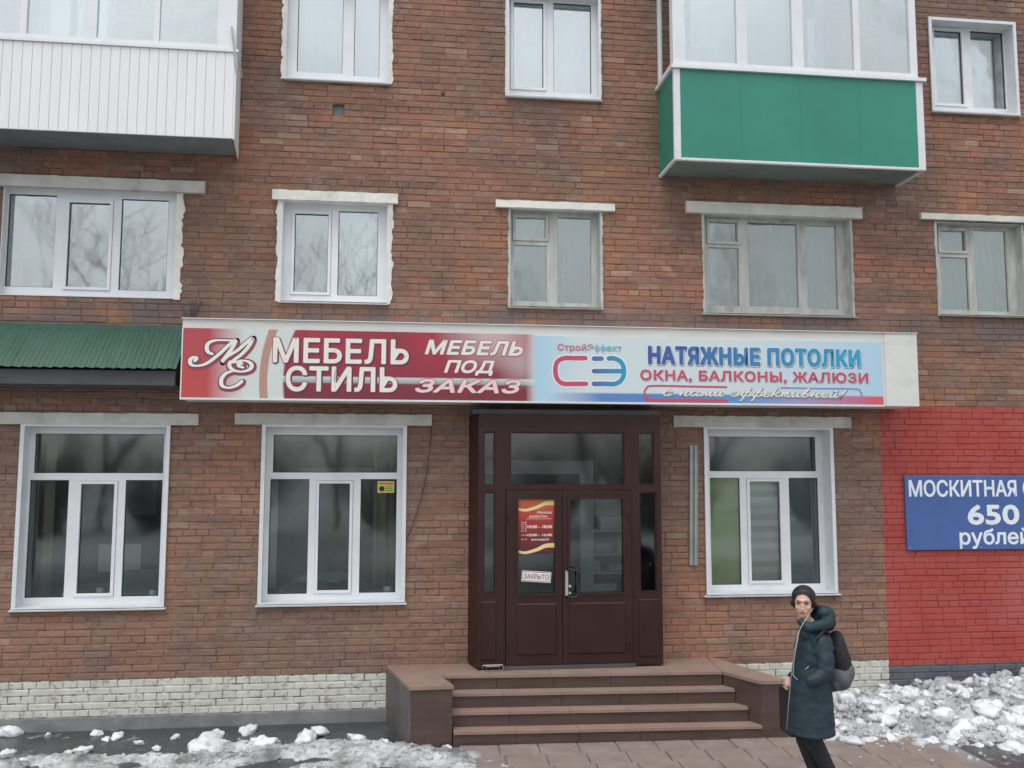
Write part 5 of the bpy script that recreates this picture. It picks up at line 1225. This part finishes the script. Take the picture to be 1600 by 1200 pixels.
blob('trousers', [(B(1268, 1080, -.07), .095, B(1270, 1155, -.07), .072), (B(1270, 1155, -.07), .070, B(1313, 1240, -.07), .048), (B(1266, 1080, .07), .095, B(1257, 1155, .06), .068), (B(1257, 1155, .06), .066, B(1287, 1240, .05), .046)], [], .009, M['trouser'], pers, 3)
for (hx, yy_) in ((1314, -.07), (1288, .05)):
    a = B(hx, 1238, yy_); blob('boot', [(a, .050, Vector((a.x + .005, a.y, .07)), .048), (Vector((a.x, a.y, .05)), .045, Vector((a.x - .13, a.y - .05, .036)), .036)], [], .008, M['boot'], pers, 2)
# far hand holding the bag straps: palm and five fingers
hb_ = B(1232, 1061, .115)
fing = [(hb_, .021, hb_ + Vector((-.02, -.005, -.03)), .019)]
for i, dy in enumerate((-.026, -.009, .008, .024)):
    k = hb_ + Vector((-.025, dy, -.045)); L_ = (.030, .034, .032, .025)[i]
    fing += [(hb_ + Vector((-.018, dy * .8, -.025)), .0095, k, .0088), (k, .0088, k + Vector((.002, 0, -L_)), .0082), (k + Vector((.002, 0, -L_)), .0082, k + Vector((.022, 0, -L_ - .008)), .0075)]
fing += [(hb_ + Vector((-.005, -.022, -.012)), .0105, hb_ + Vector((-.004, -.040, -.036)), .0095), (hb_ + Vector((-.004, -.040, -.036)), .0092, hb_ + Vector((-.010, -.034, -.060)), .0080)]
blob('hand', fing, [], .004, M['skin'], pers, 2)
# backpack
def P3_(v): return v + Vector((PX0, PY0, 0))
bpk = empty('backpack', 'black backpack with a grey lower pocket on the back of the woman', 'backpack', (PX0, PY0, 0))
blob('main_bag', [], [(B(1303, 1012, .0), (.055, .125, .14), 0, .30), (B(1310, 1036, .0), (.080, .145, .14), 0, .15), (B(1306, 1056, .0), (.075, .140, .11), 0, 0), (B(1306, 1024, .0), (.072, .14, .14), 0, .22)], .010, M['pack_black'], bpk, 14)
blob('lower_pocket', [], [(B(1308, 1057, -.015), (.088, .160, .105), 0, -.25), (B(1316, 1048, -.01), (.072, .150, .105), 0, .2), (B(1298, 1066, -.01), (.05, .13, .07), 0, 0)], .010, M['pack_grey'], bpk, 14)
m = MB(); m.tube([B(1296, 990, -.08), B(1288, 984, -.13), B(1276, 1000, -.185), B(1282, 1030, -.12)], .012, 6); m.build('strap', M['pack_black'], bpk, True)
m = MB(); m.tube([B(1300, 985, .03), B(1303, 978, 0), B(1300, 985, -.03)], .006, 6); m.build('carry_loop', M['pack_black'], bpk, True)
# hand bag
hb2 = empty('handbag', 'black handbag hanging at the front of the coat from the far hand', 'handbag', (PX0, PY0, 0))
m = MB(); c0 = B(1231, 1110, .12); V = []
m.prism([(c0.x - .030, c0.y - .10), (c0.x + .035, c0.y - .10), (c0.x + .045, c0.y + .12), (c0.x - .022, c0.y + .12)], B(1231, 1147, .12).z, B(1231, 1076, .12).z); o = m.build('bag_body', M['boot'], hb2)
bv = o.modifiers.new('b', 'BEVEL'); bv.width = .014; bv.segments = 3
for dy in (-.02, .03):
    m = MB(); m.tube([c0 + Vector((-.01, -.07 + dy, .15)), c0 + Vector((-.012, -.02 + dy * .5, .20)), B(1228, 1071, .115 + dy * .3), c0 + Vector((.0, .06 + dy, .15))], .005, 6); m.build('handle', M['boot'], hb2, True)
# earphone lead
m = MB(); m.tube([Hh(.070, .0, -.03), B(1256, 972, -.13), B(1249, 985, -.135), B(1245, 1005, -.15), B(1241, 1030, -.15), B(1239, 1055, -.15), B(1246, 1062, -.19)], .0017, 5)
o = m.build('earphone_lead', M['shopwhite'], None, True, loc=(PX0, PY0, 0)); tag(o, 'thin white earphone lead down the front of the dark teal coat', 'earphones')

def shrub(x, y, h, seed, label):
    rr = random.Random(seed); m = MB()
    for k in range(150):
        a = rr.uniform(0, 2 * PI); sp = rr.uniform(.1, .75); p = Vector((.3 * math.cos(a), .3 * math.sin(a), 0)); d = Vector((math.cos(a) * sp, math.sin(a) * sp, 1)).normalized()
        L_ = h * rr.uniform(.5, 1.1); pts = [p]
        for i in range(3): d = (d + Vector((rr.uniform(-.2, .2), rr.uniform(-.2, .2), 0))).normalized(); pts.append(pts[-1] + d * L_ / 3)
        m.tube(pts, [.022, .016, .011, .006], 3, cap=False)
        for i in (1, 2):
            e = (d + Vector((rr.uniform(-.8, .8), rr.uniform(-.8, .8), .2))).normalized(); m.tube([pts[i], pts[i] + e * L_ * .35], [.012, .006], 3, cap=False)
    tag(m.build('bare_shrub', M['bark'], None, True, loc=(x, y, 0)), label, 'shrub')
for i, (x, h) in enumerate([(-17, 4), (-14, 5), (-10.5, 3.6), (-6, 4.6), (-1, 3.8), (1, 5), (5.5, 4), (10, 4.8), (12.5, 3.8), (17, 4.6)]):
    shrub(x, -25.5 - (i % 3) * 1.4, h, 40 + i, 'bare twiggy shrub across the street, %s from the left' % ['first', 'second', 'third', 'fourth', 'fifth', 'sixth', 'seventh', 'eighth', 'ninth', 'tenth'][i])
